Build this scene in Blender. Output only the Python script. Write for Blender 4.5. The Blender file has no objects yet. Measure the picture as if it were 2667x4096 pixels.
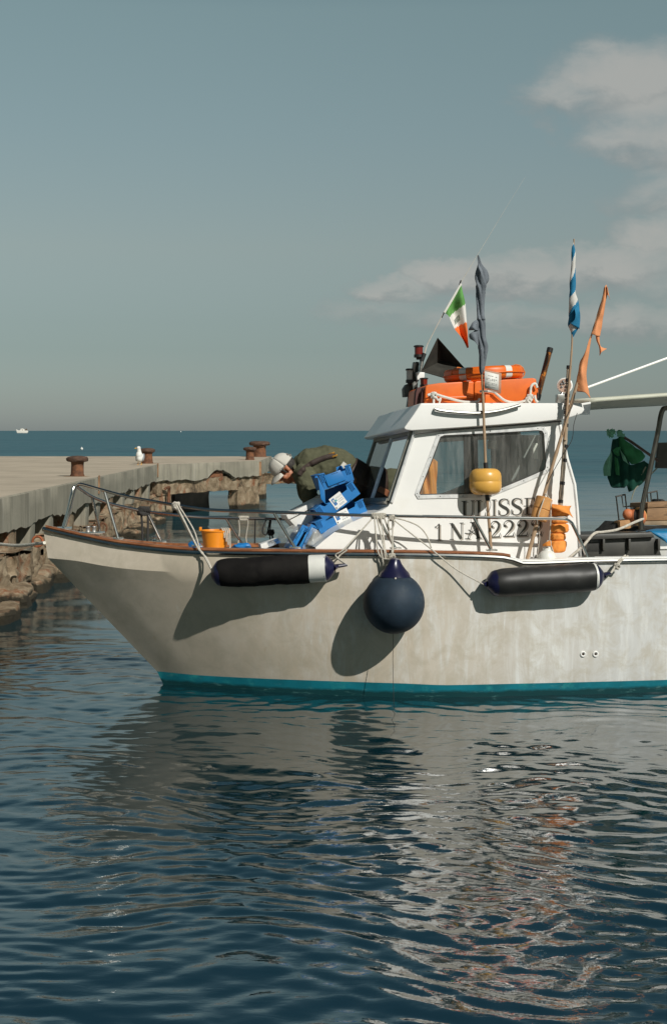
import bpy, bmesh, math, random
import numpy as np
from mathutils import Vector, Matrix, noise as mnoise
R = math.radians
random.seed(7)
scn = bpy.context.scene
COL = scn.collection
V = Vector
# ------------------------------------------------------------------ camera frame (all distances in metres)
F, CU, HV, H = 5556.0, 1333.5, 1722.0, 2.1          # focal length in photo pixels, centre column, horizon row, eye height
def at(u, v, Y):                                     # the point of a photo pixel at distance Y
    return V(((u-CU)/F*Y, Y, H-(v-HV)/F*Y))
def atz(u, v, z):                                    # the point of a photo pixel on the level z
    return at(u, v, (H-z)*F/(v-HV))
# the moored boat: origin at the stem on the water, axis aft, port side towards the viewer, heeled a little to starboard
TH, PH = R(10), R(3.0)
BO = V((-1.43, 11.5, 0)); BA = V((math.cos(TH), math.sin(TH), 0)); BP = V((math.sin(TH), -math.cos(TH), 0))
BN = BP*math.cos(PH)+V((0, 0, 1))*math.sin(PH); BZ = V((0, 0, 1))*math.cos(PH)-BP*math.sin(PH)
def L(s, t, z): return BO+BA*s+BN*t+BZ*z
def loc(p): d = p-BO; return d.dot(BA), d.dot(BN), d.dot(BZ)
def bt(u, v, t):                                     # the point of a pixel on the boat's fore-and-aft plane t
    d = V(((u-CU)/F, 1, -(v-HV)/F)); o = V((0, 0, H))
    k = (t-(o-BO).dot(BN))/d.dot(BN)
    return o+d*k
def btf(u, v, tf):                                   # same, t varying along the boat
    t = tf(1.5)
    for _ in range(14):
        p = bt(u, v, t); t = .5*t+.5*tf(loc(p)[0])
    return bt(u, v, t)
def lerp(a, b, k): return a+(b-a)*k
def interp(tab):
    xs = [a for a, b in tab]; ys = [b for a, b in tab]
    # monotone cubic
    n = len(xs); d = [(ys[i+1]-ys[i])/(xs[i+1]-xs[i]) for i in range(n-1)]
    m = [d[0]]+[0 if d[i-1]*d[i] <= 0 else 2*d[i-1]*d[i]/(d[i-1]+d[i]) for i in range(1, n-1)]+[d[-1]]
    def f(x):
        if x <= xs[0]: return ys[0]
        if x >= xs[-1]: return ys[-1]
        i = 0
        while x > xs[i+1]: i += 1
        h = xs[i+1]-xs[i]; q = (x-xs[i])/h
        return ((1+2*q)*(1-q)**2*ys[i]+q*(1-q)**2*h*m[i]+q*q*(3-2*q)*ys[i+1]+q*q*(q-1)*h*m[i+1])
    return f
def spline(pts, n=8):                                # Catmull-Rom through points
    P = [V(p) for p in pts]; out = []
    for i in range(len(P)-1):
        a = P[max(i-1, 0)]; b = P[i]; c = P[i+1]; d = P[min(i+2, len(P)-1)]
        for k in range(n):
            q = k/n
            out.append(.5*((2*b)+(c-a)*q+(2*a-5*b+4*c-d)*q*q+(3*b-a-3*c+d)*q**3))
    out.append(P[-1]); return out
def nz(p, s=1.0, o=0): return mnoise.noise(V(p)*s+V((o*3.7, o*1.3, o*7.1)))
# ------------------------------------------------------------------ mesh builder
class MB:
    def __init__(self): self.v = []; self.f = []; self.m = []
    def add(self, vs, fs, mi=0):
        b = len(self.v); self.v += [V(p) for p in vs]; self.f += [[i+b for i in q] for q in fs]; self.m += [mi]*len(fs); return self
    def tube(self, pts, r, n=10, mi=0, cap=True, flat=None):
        P = [V(p) for p in pts]; N = len(P); rs = r if isinstance(r, (list, tuple)) else [r]*N
        T = [(P[min(i+1, N-1)]-P[max(i-1, 0)]).normalized() for i in range(N)]
        a = V((0, 0, 1)) if abs(T[0].z) < .9 else V((1, 0, 0))
        x = T[0].cross(a).normalized(); vs = []; fs = []
        for i in range(N):
            x = (x-T[i]*x.dot(T[i])).normalized(); y = T[i].cross(x)
            for k in range(n):
                g = 2*math.pi*k/n; e = flat or 1
                vs.append(P[i]+x*math.cos(g)*rs[i]+y*math.sin(g)*rs[i]*e)
        for i in range(N-1):
            for k in range(n):
                fs.append([i*n+k, i*n+(k+1) % n, (i+1)*n+(k+1) % n, (i+1)*n+k])
        if cap:
            fs.append(list(range(n))[::-1]); fs.append([(N-1)*n+k for k in range(n)])
        return self.add(vs, fs, mi)
    def box(self, c, d, M=None, mi=0, taper=1.0):
        M = M or Matrix.Identity(3); c = V(c); vs = []
        for z in (-1, 1):
            k = taper if z > 0 else 1
            for x, y in ((-1, -1), (1, -1), (1, 1), (-1, 1)):
                vs.append(c+M @ V((x*d[0]/2*k, y*d[1]/2*k, z*d[2]/2)))
        return self.add(vs, [[3, 2, 1, 0], [4, 5, 6, 7], [0, 1, 5, 4], [1, 2, 6, 5], [2, 3, 7, 6], [3, 0, 4, 7]], mi)
    def prism(self, poly, ext, mi=0):
        n = len(poly); e = V(ext); P = [V(p) for p in poly]
        return self.add(P+[p+e for p in P], [list(range(n))[::-1], list(range(n, 2*n))]+[[i, (i+1) % n, n+(i+1) % n, n+i] for i in range(n)], mi)
    def lathe(self, o, ax, prof, n=20, mi=0, cap=True):
        o = V(o); ax = V(ax).normalized(); a = V((0, 0, 1)) if abs(ax.z) < .9 else V((1, 0, 0))
        x = ax.cross(a).normalized(); y = ax.cross(x); vs = []; fs = []
        for h, r in prof:
            for k in range(n):
                g = 2*math.pi*k/n; vs.append(o+ax*h+x*math.cos(g)*r+y*math.sin(g)*r)
        for i in range(len(prof)-1):
            for k in range(n): fs.append([i*n+k, i*n+(k+1) % n, (i+1)*n+(k+1) % n, (i+1)*n+k])
        if cap: fs += [list(range(n))[::-1], [(len(prof)-1)*n+k for k in range(n)]]
        return self.add(vs, fs, mi)
    def ell(self, c, r, M=None, n=16, mi=0):
        M = M or Matrix.Identity(3); c = V(c); r = r if isinstance(r, (tuple, list)) else (r, r, r); vs = []; fs = []; m = n//2+1
        for i in range(m):
            a = math.pi*(i/(m-1)-.5); a = max(min(a, math.pi/2-.02), -math.pi/2+.02)
            for k in range(n):
                g = 2*math.pi*k/n
                vs.append(c+M @ V((r[0]*math.cos(a)*math.cos(g), r[1]*math.cos(a)*math.sin(g), r[2]*math.sin(a))))
        for i in range(m-1):
            for k in range(n): fs.append([i*n+k, i*n+(k+1) % n, (i+1)*n+(k+1) % n, (i+1)*n+k])
        fs += [list(range(n))[::-1], [(m-1)*n+k for k in range(n)]]
        return self.add(vs, fs, mi)
    def grid(self, G, mi=0, mif=None):
        a = len(G); b = len(G[0]); vs = [p for r in G for p in r]; base = len(self.v)
        self.v += [V(p) for p in vs]
        for i in range(a-1):
            for j in range(b-1):
                self.f.append([base+i*b+j, base+i*b+j+1, base+(i+1)*b+j+1, base+(i+1)*b+j]); self.m.append(mif(i, j) if mif else mi)
        return self
    def sheet(self, outer, holes=(), mi=0):          # planar polygon with holes
        bm = bmesh.new(); es = []
        for lp in [outer]+list(holes):
            vs = [bm.verts.new(p) for p in lp]
            es += [bm.edges.new((vs[i], vs[(i+1) % len(vs)])) for i in range(len(vs))]
        bmesh.ops.triangle_fill(bm, use_beauty=True, use_dissolve=False, edges=es)
        bm.verts.index_update()
        self.add([v.co.copy() for v in bm.verts], [[v.index for v in f.verts] for f in bm.faces], mi); bm.free(); return self
WL = {}
def wl(o): return WL[o.name]
def obj(name, mb, mats, parent=None, sharp=35, bevel=0, seg=2, solid=0, sub=0, smooth=True, remesh=0, sm=0, disp=None):
    me = bpy.data.meshes.new(name)
    n = len(mb.v); c = sum(mb.v, V((0, 0, 0)))/max(n, 1)
    if parent is None: c.z = min(p.z for p in mb.v)
    me.from_pydata([p-c for p in mb.v], [], mb.f)
    mats = mats if isinstance(mats, (list, tuple)) else [mats]
    for m in mats: me.materials.append(m)
    me.polygons.foreach_set('material_index', mb.m)
    bm = bmesh.new(); bm.from_mesh(me)
    if not solid: bmesh.ops.recalc_face_normals(bm, faces=bm.faces)
    if bevel:
        es = [e for e in bm.edges if len(e.link_faces) == 2 and e.calc_face_angle(0) > R(30)]
        bmesh.ops.bevel(bm, geom=es, offset=bevel, offset_type='OFFSET', segments=seg, profile=.6, affect='EDGES', clamp_overlap=True)
    if disp:
        for v in bm.verts: v.co += disp(v.co+c)
    bm.to_mesh(me); bm.free()
    if smooth:
        me.polygons.foreach_set('use_smooth', [True]*len(me.polygons)); me.set_sharp_from_angle(angle=R(sharp))
    o = bpy.data.objects.new(name, me); COL.objects.link(o)
    if solid:
        md = o.modifiers.new('thick', 'SOLIDIFY'); md.thickness = solid; md.offset = 0
    if sub:
        md = o.modifiers.new('sub', 'SUBSURF'); md.levels = md.render_levels = sub
    if remesh:
        md = o.modifiers.new('re', 'REMESH'); md.mode = 'VOXEL'; md.voxel_size = remesh; md.use_smooth_shade = True
        if sm: md = o.modifiers.new('s', 'SMOOTH'); md.iterations = sm; md.factor = .5
        dg = bpy.context.evaluated_depsgraph_get(); m2 = bpy.data.meshes.new_from_object(o.evaluated_get(dg))
        o.modifiers.clear(); o.data = m2; m2.polygons.foreach_set('use_smooth', [True]*len(m2.polygons))
        m2.materials.clear()
        for m in mats: m2.materials.append(m)
    if parent is not None:
        o.parent = parent; o.location = c-wl(parent)
    else: o.location = c
    WL[o.name] = c
    return o
def tag(o, label, cat, group=None):
    o['label'] = label; o['category'] = cat
    if group: o['group'] = group
    return o
def thing(name, label, cat, p, group=None):
    o = bpy.data.objects.new(name, None); COL.objects.link(o); o.location = p; o.empty_display_size = .1
    WL[o.name] = V(p); return tag(o, label, cat, group)
def dup(root, p, label, scale=1.0):
    def cp(o, par):
        c = o.copy(); COL.objects.link(c); c.parent = par
        for ch in o.children: cp(ch, c)
        return c
    c = cp(root, None); c.location = p; c.scale = (scale,)*3; c['label'] = label; WL[c.name] = V(p); return c
# ------------------------------------------------------------------ materials
def nodes(name):
    m = bpy.data.materials.new(name); m.use_nodes = True; nt = m.node_tree
    return m, nt, nt.nodes['Principled BSDF'], nt.nodes['Material Output']
def N(nt, typ, **kw):
    n = nt.nodes.new(typ)
    for k, v in kw.items():
        if k in n.inputs: n.inputs[k].default_value = v
        else: setattr(n, k, v)
    return n
def ramp(nt, fac, stops):
    n = nt.nodes.new('ShaderNodeValToRGB'); e = n.color_ramp.elements
    while len(e) < len(stops): e.new(.5)
    for i, (p, c) in enumerate(stops):
        e[i].position = p; e[i].color = (*c, 1) if len(c) == 3 else c
    nt.links.new(fac, n.inputs[0]); return n.outputs[0]
def mixc(nt, fac, a, b, mode='MIX'):
    n = nt.nodes.new('ShaderNodeMix'); n.data_type = 'RGBA'; n.blend_type = mode
    for sock, val in ((n.inputs[0], fac), (n.inputs[6], a), (n.inputs[7], b)):
        if hasattr(val, 'node'): nt.links.new(val, sock)
        else: sock.default_value = (*val, 1) if isinstance(val, (tuple, list)) and len(val) == 3 else val
    return n.outputs[2]
def coords(nt, scale=(1, 1, 1), kind='Object'):
    tc = nt.nodes.new('ShaderNodeTexCoord'); mp = nt.nodes.new('ShaderNodeMapping'); mp.inputs['Scale'].default_value = scale
    nt.links.new(tc.outputs[kind], mp.inputs[0]); return mp.outputs[0]
def noise(nt, co, scale=5, detail=5, rough=.55, dist=0):
    n = N(nt, 'ShaderNodeTexNoise', Scale=scale, Detail=detail, Roughness=rough, Distortion=dist); nt.links.new(co, n.inputs['Vector']); return n.outputs[0]
def bumpn(nt, h, strength, dist=.02):
    b = N(nt, 'ShaderNodeBump', Strength=strength, Distance=dist); nt.links.new(h, b.inputs['Height']); return b.outputs[0]
def lin(r, g, b): return tuple(((c/255+.055)/1.055)**2.4 if c > 10 else c/255/12.92 for c in (r, g, b))
def pmat(name, col, rough=.5, metal=0, var=.18, scale=9, bump=0, bscale=60, spec=.5, stretch=(1, 1, 1), trans=0, alpha=1, col2=None, thr=(.55, .7), s2=4, coat=0, sss=0):
    m, nt, b, out = nodes(name); co = coords(nt, stretch)
    c = ramp(nt, noise(nt, co, scale, 6), [(.3, tuple(x*(1-var) for x in col)), (.7, tuple(min(1, x*(1+var)) for x in col))])
    if col2: c = mixc(nt, ramp(nt, noise(nt, co, s2, 8, .65), [(thr[0], (0, 0, 0)), (thr[1], (1, 1, 1))]), c, col2)
    nt.links.new(c, b.inputs['Base Color'])
    b.inputs['Roughness'].default_value = rough; b.inputs['Metallic'].default_value = metal
    b.inputs['Specular IOR Level'].default_value = spec; b.inputs['Coat Weight'].default_value = coat
    b.inputs['Transmission Weight'].default_value = trans; b.inputs['Alpha'].default_value = alpha
    if bump: nt.links.new(bumpn(nt, noise(nt, co, bscale, 4), bump, .01), b.inputs['Normal'])
    return m
SKYSAT=.62; SKYTINT=(.92,1.06,.95); SKYSTR=.072; EXPO=0.0; SKYT=[(0,(.54,.62,.70)),(.058,(.545,.625,.63)),(.13,(.74,.78,.69)),(.21,(.785,.90,.79)),(.29,(.85,1.02,.865)),(.33,(.68,.88,.78)),(.40,(.38,.57,.57)),(.5,(.24,.41,.45)),(.6,(.22,.40,.47))]
CLL=(6.0,5.9,5.55); CLD=(3.5,3.75,3.75)
SEA1=(.002,.018,.025); SEA2=(.004,.027,.034); WAVESL=.16
# ------------------------------------------------------------------ camera, sun, sky
cam = bpy.data.cameras.new('camera'); co_ = bpy.data.objects.new('camera', cam); COL.objects.link(co_)
cam.sensor_fit = 'HORIZONTAL'; cam.sensor_width = 24; cam.lens = 24*F/2667; cam.shift_y = -(2048-HV)/2667
co_.location = (0, 0, H); co_.rotation_euler = (R(90), 0, 0); cam.clip_end = 30000; cam.clip_start = .05; scn.camera = co_
SD = V((-.385, .546, -.53)).normalized()           # direction the sunlight travels
sl = bpy.data.lights.new('sun', 'SUN'); so = bpy.data.objects.new('sun', sl); COL.objects.link(so)
so.rotation_euler = SD.to_track_quat('-Z', 'Y').to_euler(); sl.energy = 4.2; sl.angle = R(.5); sl.color = (1, .975, .91)
so.location = (10, -12, 16)
EL = math.asin(-SD.z); AZ = math.atan2(-SD.x, -SD.y)
w = bpy.data.worlds.new('World'); scn.world = w; w.use_nodes = True; nt = w.node_tree; nt.nodes.clear()
sky = nt.nodes.new('ShaderNodeTexSky'); sky.sky_type = 'NISHITA'; sky.sun_disc = False
sky.sun_elevation = EL; sky.sun_rotation = AZ; sky.dust_density = .6; sky.air_density = 1.0; sky.ozone_density = 1.0
def M(op, a, b=None, clamp=False):
    n = nt.nodes.new('ShaderNodeMath'); n.operation = op; n.use_clamp = clamp
    for i, x in enumerate((a, b)):
        if x is None: continue
        if hasattr(x, 'node'): nt.links.new(x, n.inputs[i])
        else: n.inputs[i].default_value = x
    return n.outputs[0]
hsv = N(nt, 'ShaderNodeHueSaturation', Saturation=SKYSAT, Value=1.0); nt.links.new(sky.outputs[0], hsv.inputs['Color'])
tc = nt.nodes.new('ShaderNodeTexCoord'); sep = nt.nodes.new('ShaderNodeSeparateXYZ'); nt.links.new(tc.outputs['Generated'], sep.inputs[0])
yy = M('MAXIMUM', sep.outputs[1], .02)
kx = M('DIVIDE', sep.outputs[0], yy); mz = M('DIVIDE', sep.outputs[2], yy)   # tangents of bearing and height
hz = N(nt, 'ShaderNodeMapRange'); hz.inputs[1].default_value = 0; hz.inputs[2].default_value = .6; nt.links.new(sep.outputs[2], hz.inputs[0])
tint = mixc(nt, 1.0, hsv.outputs[0], ramp(nt, hz.outputs[0], [(k/.6, c) for k, c in SKYT]), 'MULTIPLY')       # sky toned by height, darkened overhead to deepen the water's reflections
cmb = nt.nodes.new('ShaderNodeCombineXYZ'); nt.links.new(kx, cmb.inputs[0]); nt.links.new(M('MULTIPLY', mz, 1.7), cmb.inputs[1])
n1 = noise(nt, cmb.outputs[0], 17, 7, .55, .3); n2 = noise(nt, cmb.outputs[0], 8, 3, .5)
n3 = noise(nt, cmb.outputs[0], 34, 6, .6, .3)
wx = M('MULTIPLY', M('SUBTRACT', n1, .5), .07); wz = M('MULTIPLY', M('SUBTRACT', n3, .5), .030)
# cumulus banks: bearing, height, half width, half height, weight (tangents)
CL = [(.222, .248, .085, .040, 1.1), (.30, .258, .085, .042, 1.15), (.165, .240, .04, .020, .7), (.25, .215, .08, .03, .9), (.215, .205, .05, .022, .8), (.285, .205, .09, .036, 1.0), (.26, .168, .06, .024, .85), (.36, .23, .08, .05, 1),
      (.045, .100, .036, .013, .85), (.085, .110, .055, .018, 1.0), (.135, .112, .06, .024, 1.05), (.19, .116, .07, .024, 1), (.25, .132, .055, .030, 1), (.31, .142, .06, .036, 1),
      (.22, .078, .08, .018, .75), (.12, .080, .09, .014, .6), (.03, .084, .06, .010, .5), (.28, .10, .08, .02, .8), (.62, .2, .2, .06, 1), (-.75, .16, .2, .03, .8)]
dens = None; lit = None
for a, b_, rx, rz, wt in CL:
    dx = M('DIVIDE', M('SUBTRACT', M('ADD', kx, wx), a), rx); dz = M('DIVIDE', M('SUBTRACT', M('ADD', mz, wz), b_), rz)
    e = M('MULTIPLY', M('SUBTRACT', 1.0, M('ADD', M('MULTIPLY', dx, dx), M('MULTIPLY', dz, dz))), wt)
    dens = e if dens is None else M('SMOOTH_MAX', dens, e) if False else M('MAXIMUM', dens, e)
    l_ = M('MULTIPLY', M('MAXIMUM', e, 0.0), M('ADD', dz, .55)); lit = l_ if lit is None else M('MAXIMUM', lit, l_)
dens = M('ADD', dens, M('MULTIPLY', M('SUBTRACT', n1, .5), 1.3)); dens = M('MULTIPLY', M('ADD', dens, .16), .75)
sm_ = N(nt, 'ShaderNodeMapRange', interpolation_type='SMOOTHSTEP'); nt.links.new(dens, sm_.inputs[0])
cov = M('MULTIPLY', sm_.outputs[0], M('GREATER_THAN', sep.outputs[1], .03))
lit = M('ADD', M('ADD', .12, M('MULTIPLY', lit, 1.7)), M('MULTIPLY', M('SUBTRACT', n3, .5), .8), True)
ccol = mixc(nt, lit, CLD, CLL)
mixv = mixc(nt, M('MULTIPLY', cov, .78), tint, ccol)
bk = N(nt, 'ShaderNodeMapRange', interpolation_type='SMOOTHSTEP'); bk.inputs[1].default_value = .25; bk.inputs[2].default_value = -.5; nt.links.new(sep.outputs[1], bk.inputs[0])
mixv = mixc(nt, bk.outputs[0], mixv, mixc(nt, 1.0, mixv, (.70, .67, .62), 'MULTIPLY'))   # sky behind the camera dimmed and warmed to cut the hull's fill light
bg = nt.nodes.new('ShaderNodeBackground'); bg.inputs['Strength'].default_value = SKYSTR; nt.links.new(mixv, bg.inputs[0])
wo = nt.nodes.new('ShaderNodeOutputWorld'); nt.links.new(bg.outputs[0], wo.inputs[0])
scn.view_settings.view_transform = 'Standard'; scn.view_settings.look = 'None'; scn.view_settings.exposure = EXPO; scn.view_settings.gamma = 1
try:
    scn.cycles.use_denoising = True; scn.cycles.max_bounces = 10; scn.cycles.transparent_max_bounces = 12; scn.cycles.blur_glossy = .08
    scn.cycles.sample_clamp_indirect = 3
except Exception: pass
# ------------------------------------------------------------------ sea: real ripples near the quay, one sheet to the horizon
def axis(lo, hi, step, far_lo, far_hi, g):
    a = list(np.arange(lo, hi+1e-6, step)); s = step; x = a[-1]
    while x < far_hi: s *= g; x += s; a.append(x)
    s = step; x = a[0]; pre = []
    while x > far_lo: s *= g; x -= s; pre.append(x)
    return np.array(pre[::-1]+a)
xs = axis(-4.6, 4.6, .022, -9000, 9000, 1.16)
yl = [3.9]
while yl[-1] < 15000: yl.append(yl[-1]+(.016 if yl[-1] < 8 else min(.024, .016+(yl[-1]-8)*.003) if yl[-1] < 13 else yl[-1]*.03-.36))
yb = [3.9]; st = .016
while yb[-1] > -60: st *= 1.25; yb.append(yb[-1]-st)
ys = np.array(yb[:0:-1]+yl)
X, Y = np.meshgrid(xs, ys); dxs = np.gradient(xs); dys = np.gradient(ys); SP = np.maximum(dxs[None, :]*.7, dys[:, None])
rng = np.random.RandomState(4); Z = np.zeros_like(X)
WARPX = .12*np.sin(1.8*X+.9*Y)+.10*np.sin(3.7*Y-1.6*X+2); WARPY = .10*np.sin(2.1*X-1.4*Y+1)+.07*np.sin(4.3*X+2.1*Y)
NW = 108
for i in range(NW):
    big = i % 7 == 0
    lam = (.6*(2.4/.6)**rng.rand()) if big else .085*(.36/.085)**(rng.rand()**1.1); ang = R(81)+rng.normal()*(.25 if big else .47); k = 2*math.pi/lam
    a = WAVESL*(.62 if big else 1.2)*lam/(2*math.pi)*math.sqrt(2/NW)*(.6+.8*rng.rand())
    fade = np.clip((lam/SP-3)/3, 0, 1)
    ph = k*((X+WARPX*.5)*math.cos(ang)+(Y+WARPY)*math.sin(ang))+rng.rand()*6.28
    grp = 1 if big else (.55+.75*np.sin(rng.uniform(.7, 2.2)*X+rng.uniform(.5, 2.5)*Y+rng.rand()*6.28))        # ripples come in groups
    Z += a*fade*grp*(np.sin(ph)+.22*np.cos(2*ph))
gust = .75+.35*np.sin(.35*X+.22*Y+.8)*np.sin(.27*Y-.15*X+2.1)
Z *= gust
calm = np.clip((Y-7.6)/1.8, 0, 1)*np.clip((30-Y)/10, 0, 1); Z *= 1-.25*calm
nx, ny = len(xs), len(ys); idx = np.arange(nx*ny).reshape(ny, nx)
me = bpy.data.meshes.new('sea'); me.vertices.add(nx*ny); me.vertices.foreach_set('co', np.stack([X, Y, Z], -1).astype(np.float32).ravel())
q = np.stack([idx[:-1, :-1], idx[:-1, 1:], idx[1:, 1:], idx[1:, :-1]], -1).reshape(-1, 4); nf = len(q)
me.loops.add(nf*4); me.loops.foreach_set('vertex_index', q.ravel().astype(np.int32)); me.polygons.add(nf)
me.polygons.foreach_set('loop_start', (np.arange(nf)*4).astype(np.int32)); me.polygons.foreach_set('use_smooth', np.ones(nf, dtype=bool)); me.update(calc_edges=True)
sea = bpy.data.objects.new('sea', me); COL.objects.link(sea); sea['kind'] = 'structure'
m, nt, b, out = nodes('sea_water')
tcs = coords(nt, (1, 2.2, 1)); fine = noise(nt, tcs, 8, 4, .55, .4)
geo = nt.nodes.new('ShaderNodeNewGeometry'); sp = nt.nodes.new('ShaderNodeSeparateXYZ'); nt.links.new(geo.outputs['Position'], sp.inputs[0])
mr = N(nt, 'ShaderNodeMapRange'); mr.inputs[1].default_value = 14; mr.inputs[2].default_value = 60; nt.links.new(sp.outputs[1], mr.inputs[0])
ncol = N(nt, 'ShaderNodeTexNoise', Scale=.9, Detail=7, Roughness=.66); nt.links.new(coords(nt, (.45, 1.0, 1)), ncol.inputs['Vector'])
def VM(op, a, b=None):
    n = nt.nodes.new('ShaderNodeVectorMath'); n.operation = op
    for i, x in enumerate((a, b)):
        if x is None: continue
        if hasattr(x, 'node'): nt.links.new(x, n.inputs[i])
        else: n.inputs[i].default_value = x
    return n.outputs[0]
chop = VM('MULTIPLY', VM('SUBTRACT', ncol.outputs[1], (.5, .5, .5)), (.7, 1.1, 0))        # open-water chop beyond the harbour mesh
cs = nt.nodes.new('ShaderNodeVectorMath'); cs.operation = 'SCALE'; nt.links.new(chop, cs.inputs[0]); nt.links.new(mr.outputs[0], cs.inputs['Scale'])
bb = N(nt, 'ShaderNodeBump', Strength=.9, Distance=.16); nt.links.new(M('MULTIPLY', fine, .011), bb.inputs['Height'])
nt.links.new(VM('NORMALIZE', VM('ADD', bb.outputs[0], cs.outputs[0])), b.inputs['Normal'])
patch = noise(nt, coords(nt, (.02, .12, 1)), .5, 5)
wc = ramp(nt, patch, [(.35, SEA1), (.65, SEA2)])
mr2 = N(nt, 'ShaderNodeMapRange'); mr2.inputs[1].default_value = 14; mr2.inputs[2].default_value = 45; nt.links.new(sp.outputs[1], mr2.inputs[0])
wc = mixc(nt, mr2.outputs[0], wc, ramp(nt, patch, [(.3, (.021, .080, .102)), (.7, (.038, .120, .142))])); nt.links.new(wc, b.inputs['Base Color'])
rr = N(nt, 'ShaderNodeMapRange'); rr.inputs[1].default_value = 16; rr.inputs[2].default_value = 70; rr.inputs[3].default_value = .008; rr.inputs[4].default_value = .42; nt.links.new(sp.outputs[1], rr.inputs[0]); nt.links.new(rr.outputs[0], b.inputs['Roughness'])
io = N(nt, 'ShaderNodeMapRange'); io.inputs[1].default_value = 14; io.inputs[2].default_value = 60; io.inputs[3].default_value = 3.7; io.inputs[4].default_value = 1.4; nt.links.new(sp.outputs[1], io.inputs[0]); nt.links.new(io.outputs[0], b.inputs['IOR']); b.inputs['IOR'].default_value = 2.7; b.inputs['Specular IOR Level'].default_value = .5
me.materials.append(m)
# ------------------------------------------------------------------ materials of the boat
def hull_mat():
    m, nt, b, out = nodes('chalky_white_gelcoat'); co = coords(nt, (1, 1, 1))
    base = ramp(nt, noise(nt, co, 1.1, 5), [(.35, (.53, .455, .355)), (.7, (.62, .55, .455))])
    st = noise(nt, coords(nt, (7, 7, .9)), 1.6, 8, .7, .6)                    # chalk runs down the topsides
    tcx = nt.nodes.new('ShaderNodeTexCoord'); s_ = nt.nodes.new('ShaderNodeSeparateXYZ'); nt.links.new(tcx.outputs['Object'], s_.inputs[0])
    aft = N(nt, 'ShaderNodeMapRange'); aft.inputs[1].default_value = -2.6; aft.inputs[2].default_value = -.2; nt.links.new(s_.outputs[0], aft.inputs[0])
    wf = N(nt, 'ShaderNodeMapRange'); wf.inputs[1].default_value = -1.0; wf.inputs[2].default_value = .8; nt.links.new(s_.outputs[0], wf.inputs[0]); base = mixc(nt, wf.outputs[0], base, (.57, .565, .545))
    k = nt.nodes.new('ShaderNodeMath'); k.operation = 'MULTIPLY'; nt.links.new(ramp(nt, st, [(.45, (0, 0, 0)), (.68, (1, 1, 1))]), k.inputs[0]); nt.links.new(aft.outputs[0], k.inputs[1])
    c = mixc(nt, k.outputs[0], base, (.70, .70, .675))
    sc = ramp(nt, noise(nt, coords(nt, (3.2, 3.2, 1.2)), 2.3, 8, .74, .25), [(.62, (0, 0, 0)), (.74, (1, 1, 1))])
    c = mixc(nt, sc, c, (.68, .67, .63))
    gr = ramp(nt, noise(nt, coords(nt, (5, 5, .5)), 1.3, 6, .6, .3), [(.56, (0, 0, 0)), (.9, (.55, .55, .55))])
    c = mixc(nt, gr, c, (.36, .32, .24))
    rs_ = ramp(nt, noise(nt, coords(nt, (9, 9, .35)), 1.5, 6, .6, .2), [(.66, (0, 0, 0)), (.76, (.5, .5, .5))]); c = mixc(nt, rs_, c, (.40, .28, .16))      # rust weeps
    sf = ramp(nt, noise(nt, coords(nt, (2.2, 2.2, 9)), 2.0, 9, .75, .3), [(.63, (0, 0, 0)), (.72, (.4, .4, .4))]); c = mixc(nt, sf, c, (.34, .33, .30))     # rubbed scuffs
    bl = ramp(nt, noise(nt, co, 5.2, 8, .72, .5), [(.36, (.62, .62, .62)), (.56, (0, 0, 0))]); c = mixc(nt, bl, c, (.44, .39, .30)); nt.links.new(c, b.inputs['Base Color'])  # grime mottles, painted also for the dappled light the water throws up
    b.inputs['Roughness'].default_value = .42; b.inputs['Specular IOR Level'].default_value = .35
    nt.links.new(bumpn(nt, noise(nt, co, 3, 3), .12, .02), b.inputs['Normal']); return m
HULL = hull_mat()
TEAL = pmat('teal_antifouling', (.006, .15, .195), .4, var=.25, scale=5, col2=(.03, .27, .27), thr=(.55, .75), s2=6)
def weedline(m):                                      # wet, weedy fringe along the waterline and a scuffed upper edge
    nt = m.node_tree; b = nt.nodes['Principled BSDF']; src = b.inputs['Base Color'].links[0].from_socket
    geo = nt.nodes.new('ShaderNodeNewGeometry'); sx = nt.nodes.new('ShaderNodeSeparateXYZ'); nt.links.new(geo.outputs['Position'], sx.inputs[0])
    ad = nt.nodes.new('ShaderNodeMath'); ad.operation = 'MULTIPLY_ADD'; nt.links.new(noise(nt, coords(nt, (1, 1, 1)), 5, 7, .7), ad.inputs[0]); ad.inputs[1].default_value = -.07; nt.links.new(sx.outputs[2], ad.inputs[2])
    k = ramp(nt, ad.outputs[0], [(.0, (1, 1, 1)), (.022, (0, 0, 0))]); c = mixc(nt, k, src, (.006, .045, .05))
    k2 = ramp(nt, noise(nt, coords(nt, (3, 3, 12)), 3, 8, .72), [(.58, (0, 0, 0)), (.68, (.6, .6, .6))]); c = mixc(nt, k2, c, (.10, .24, .23)); nt.links.new(c, b.inputs['Base Color'])
weedline(TEAL)
GEL = pmat('white_gelcoat', (.80, .785, .75), .3, var=.035, scale=3, bump=.03, bscale=20, col2=(.70, .67, .60), thr=(.6, .85), s2=3)
DECK = pmat('grey_white_deck', (.50, .50, .47), .6, var=.12, scale=6)
WOOD = pmat('varnished_cap_timber', (.20, .075, .032), .28, var=.4, scale=2.5, stretch=(2, 14, 14), coat=.4, col2=(.33, .15, .065), thr=(.5, .75), s2=3)
STEEL = pmat('stainless_steel', (.58, .565, .53), .17, 1, var=.12, scale=8, col2=(.30, .19, .10), thr=(.68, .8), s2=9)
OLDST = pmat('dull_steel', (.42, .41, .385), .32, 1, var=.2, scale=14, col2=(.16, .12, .08), thr=(.6, .75), s2=12)
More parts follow.
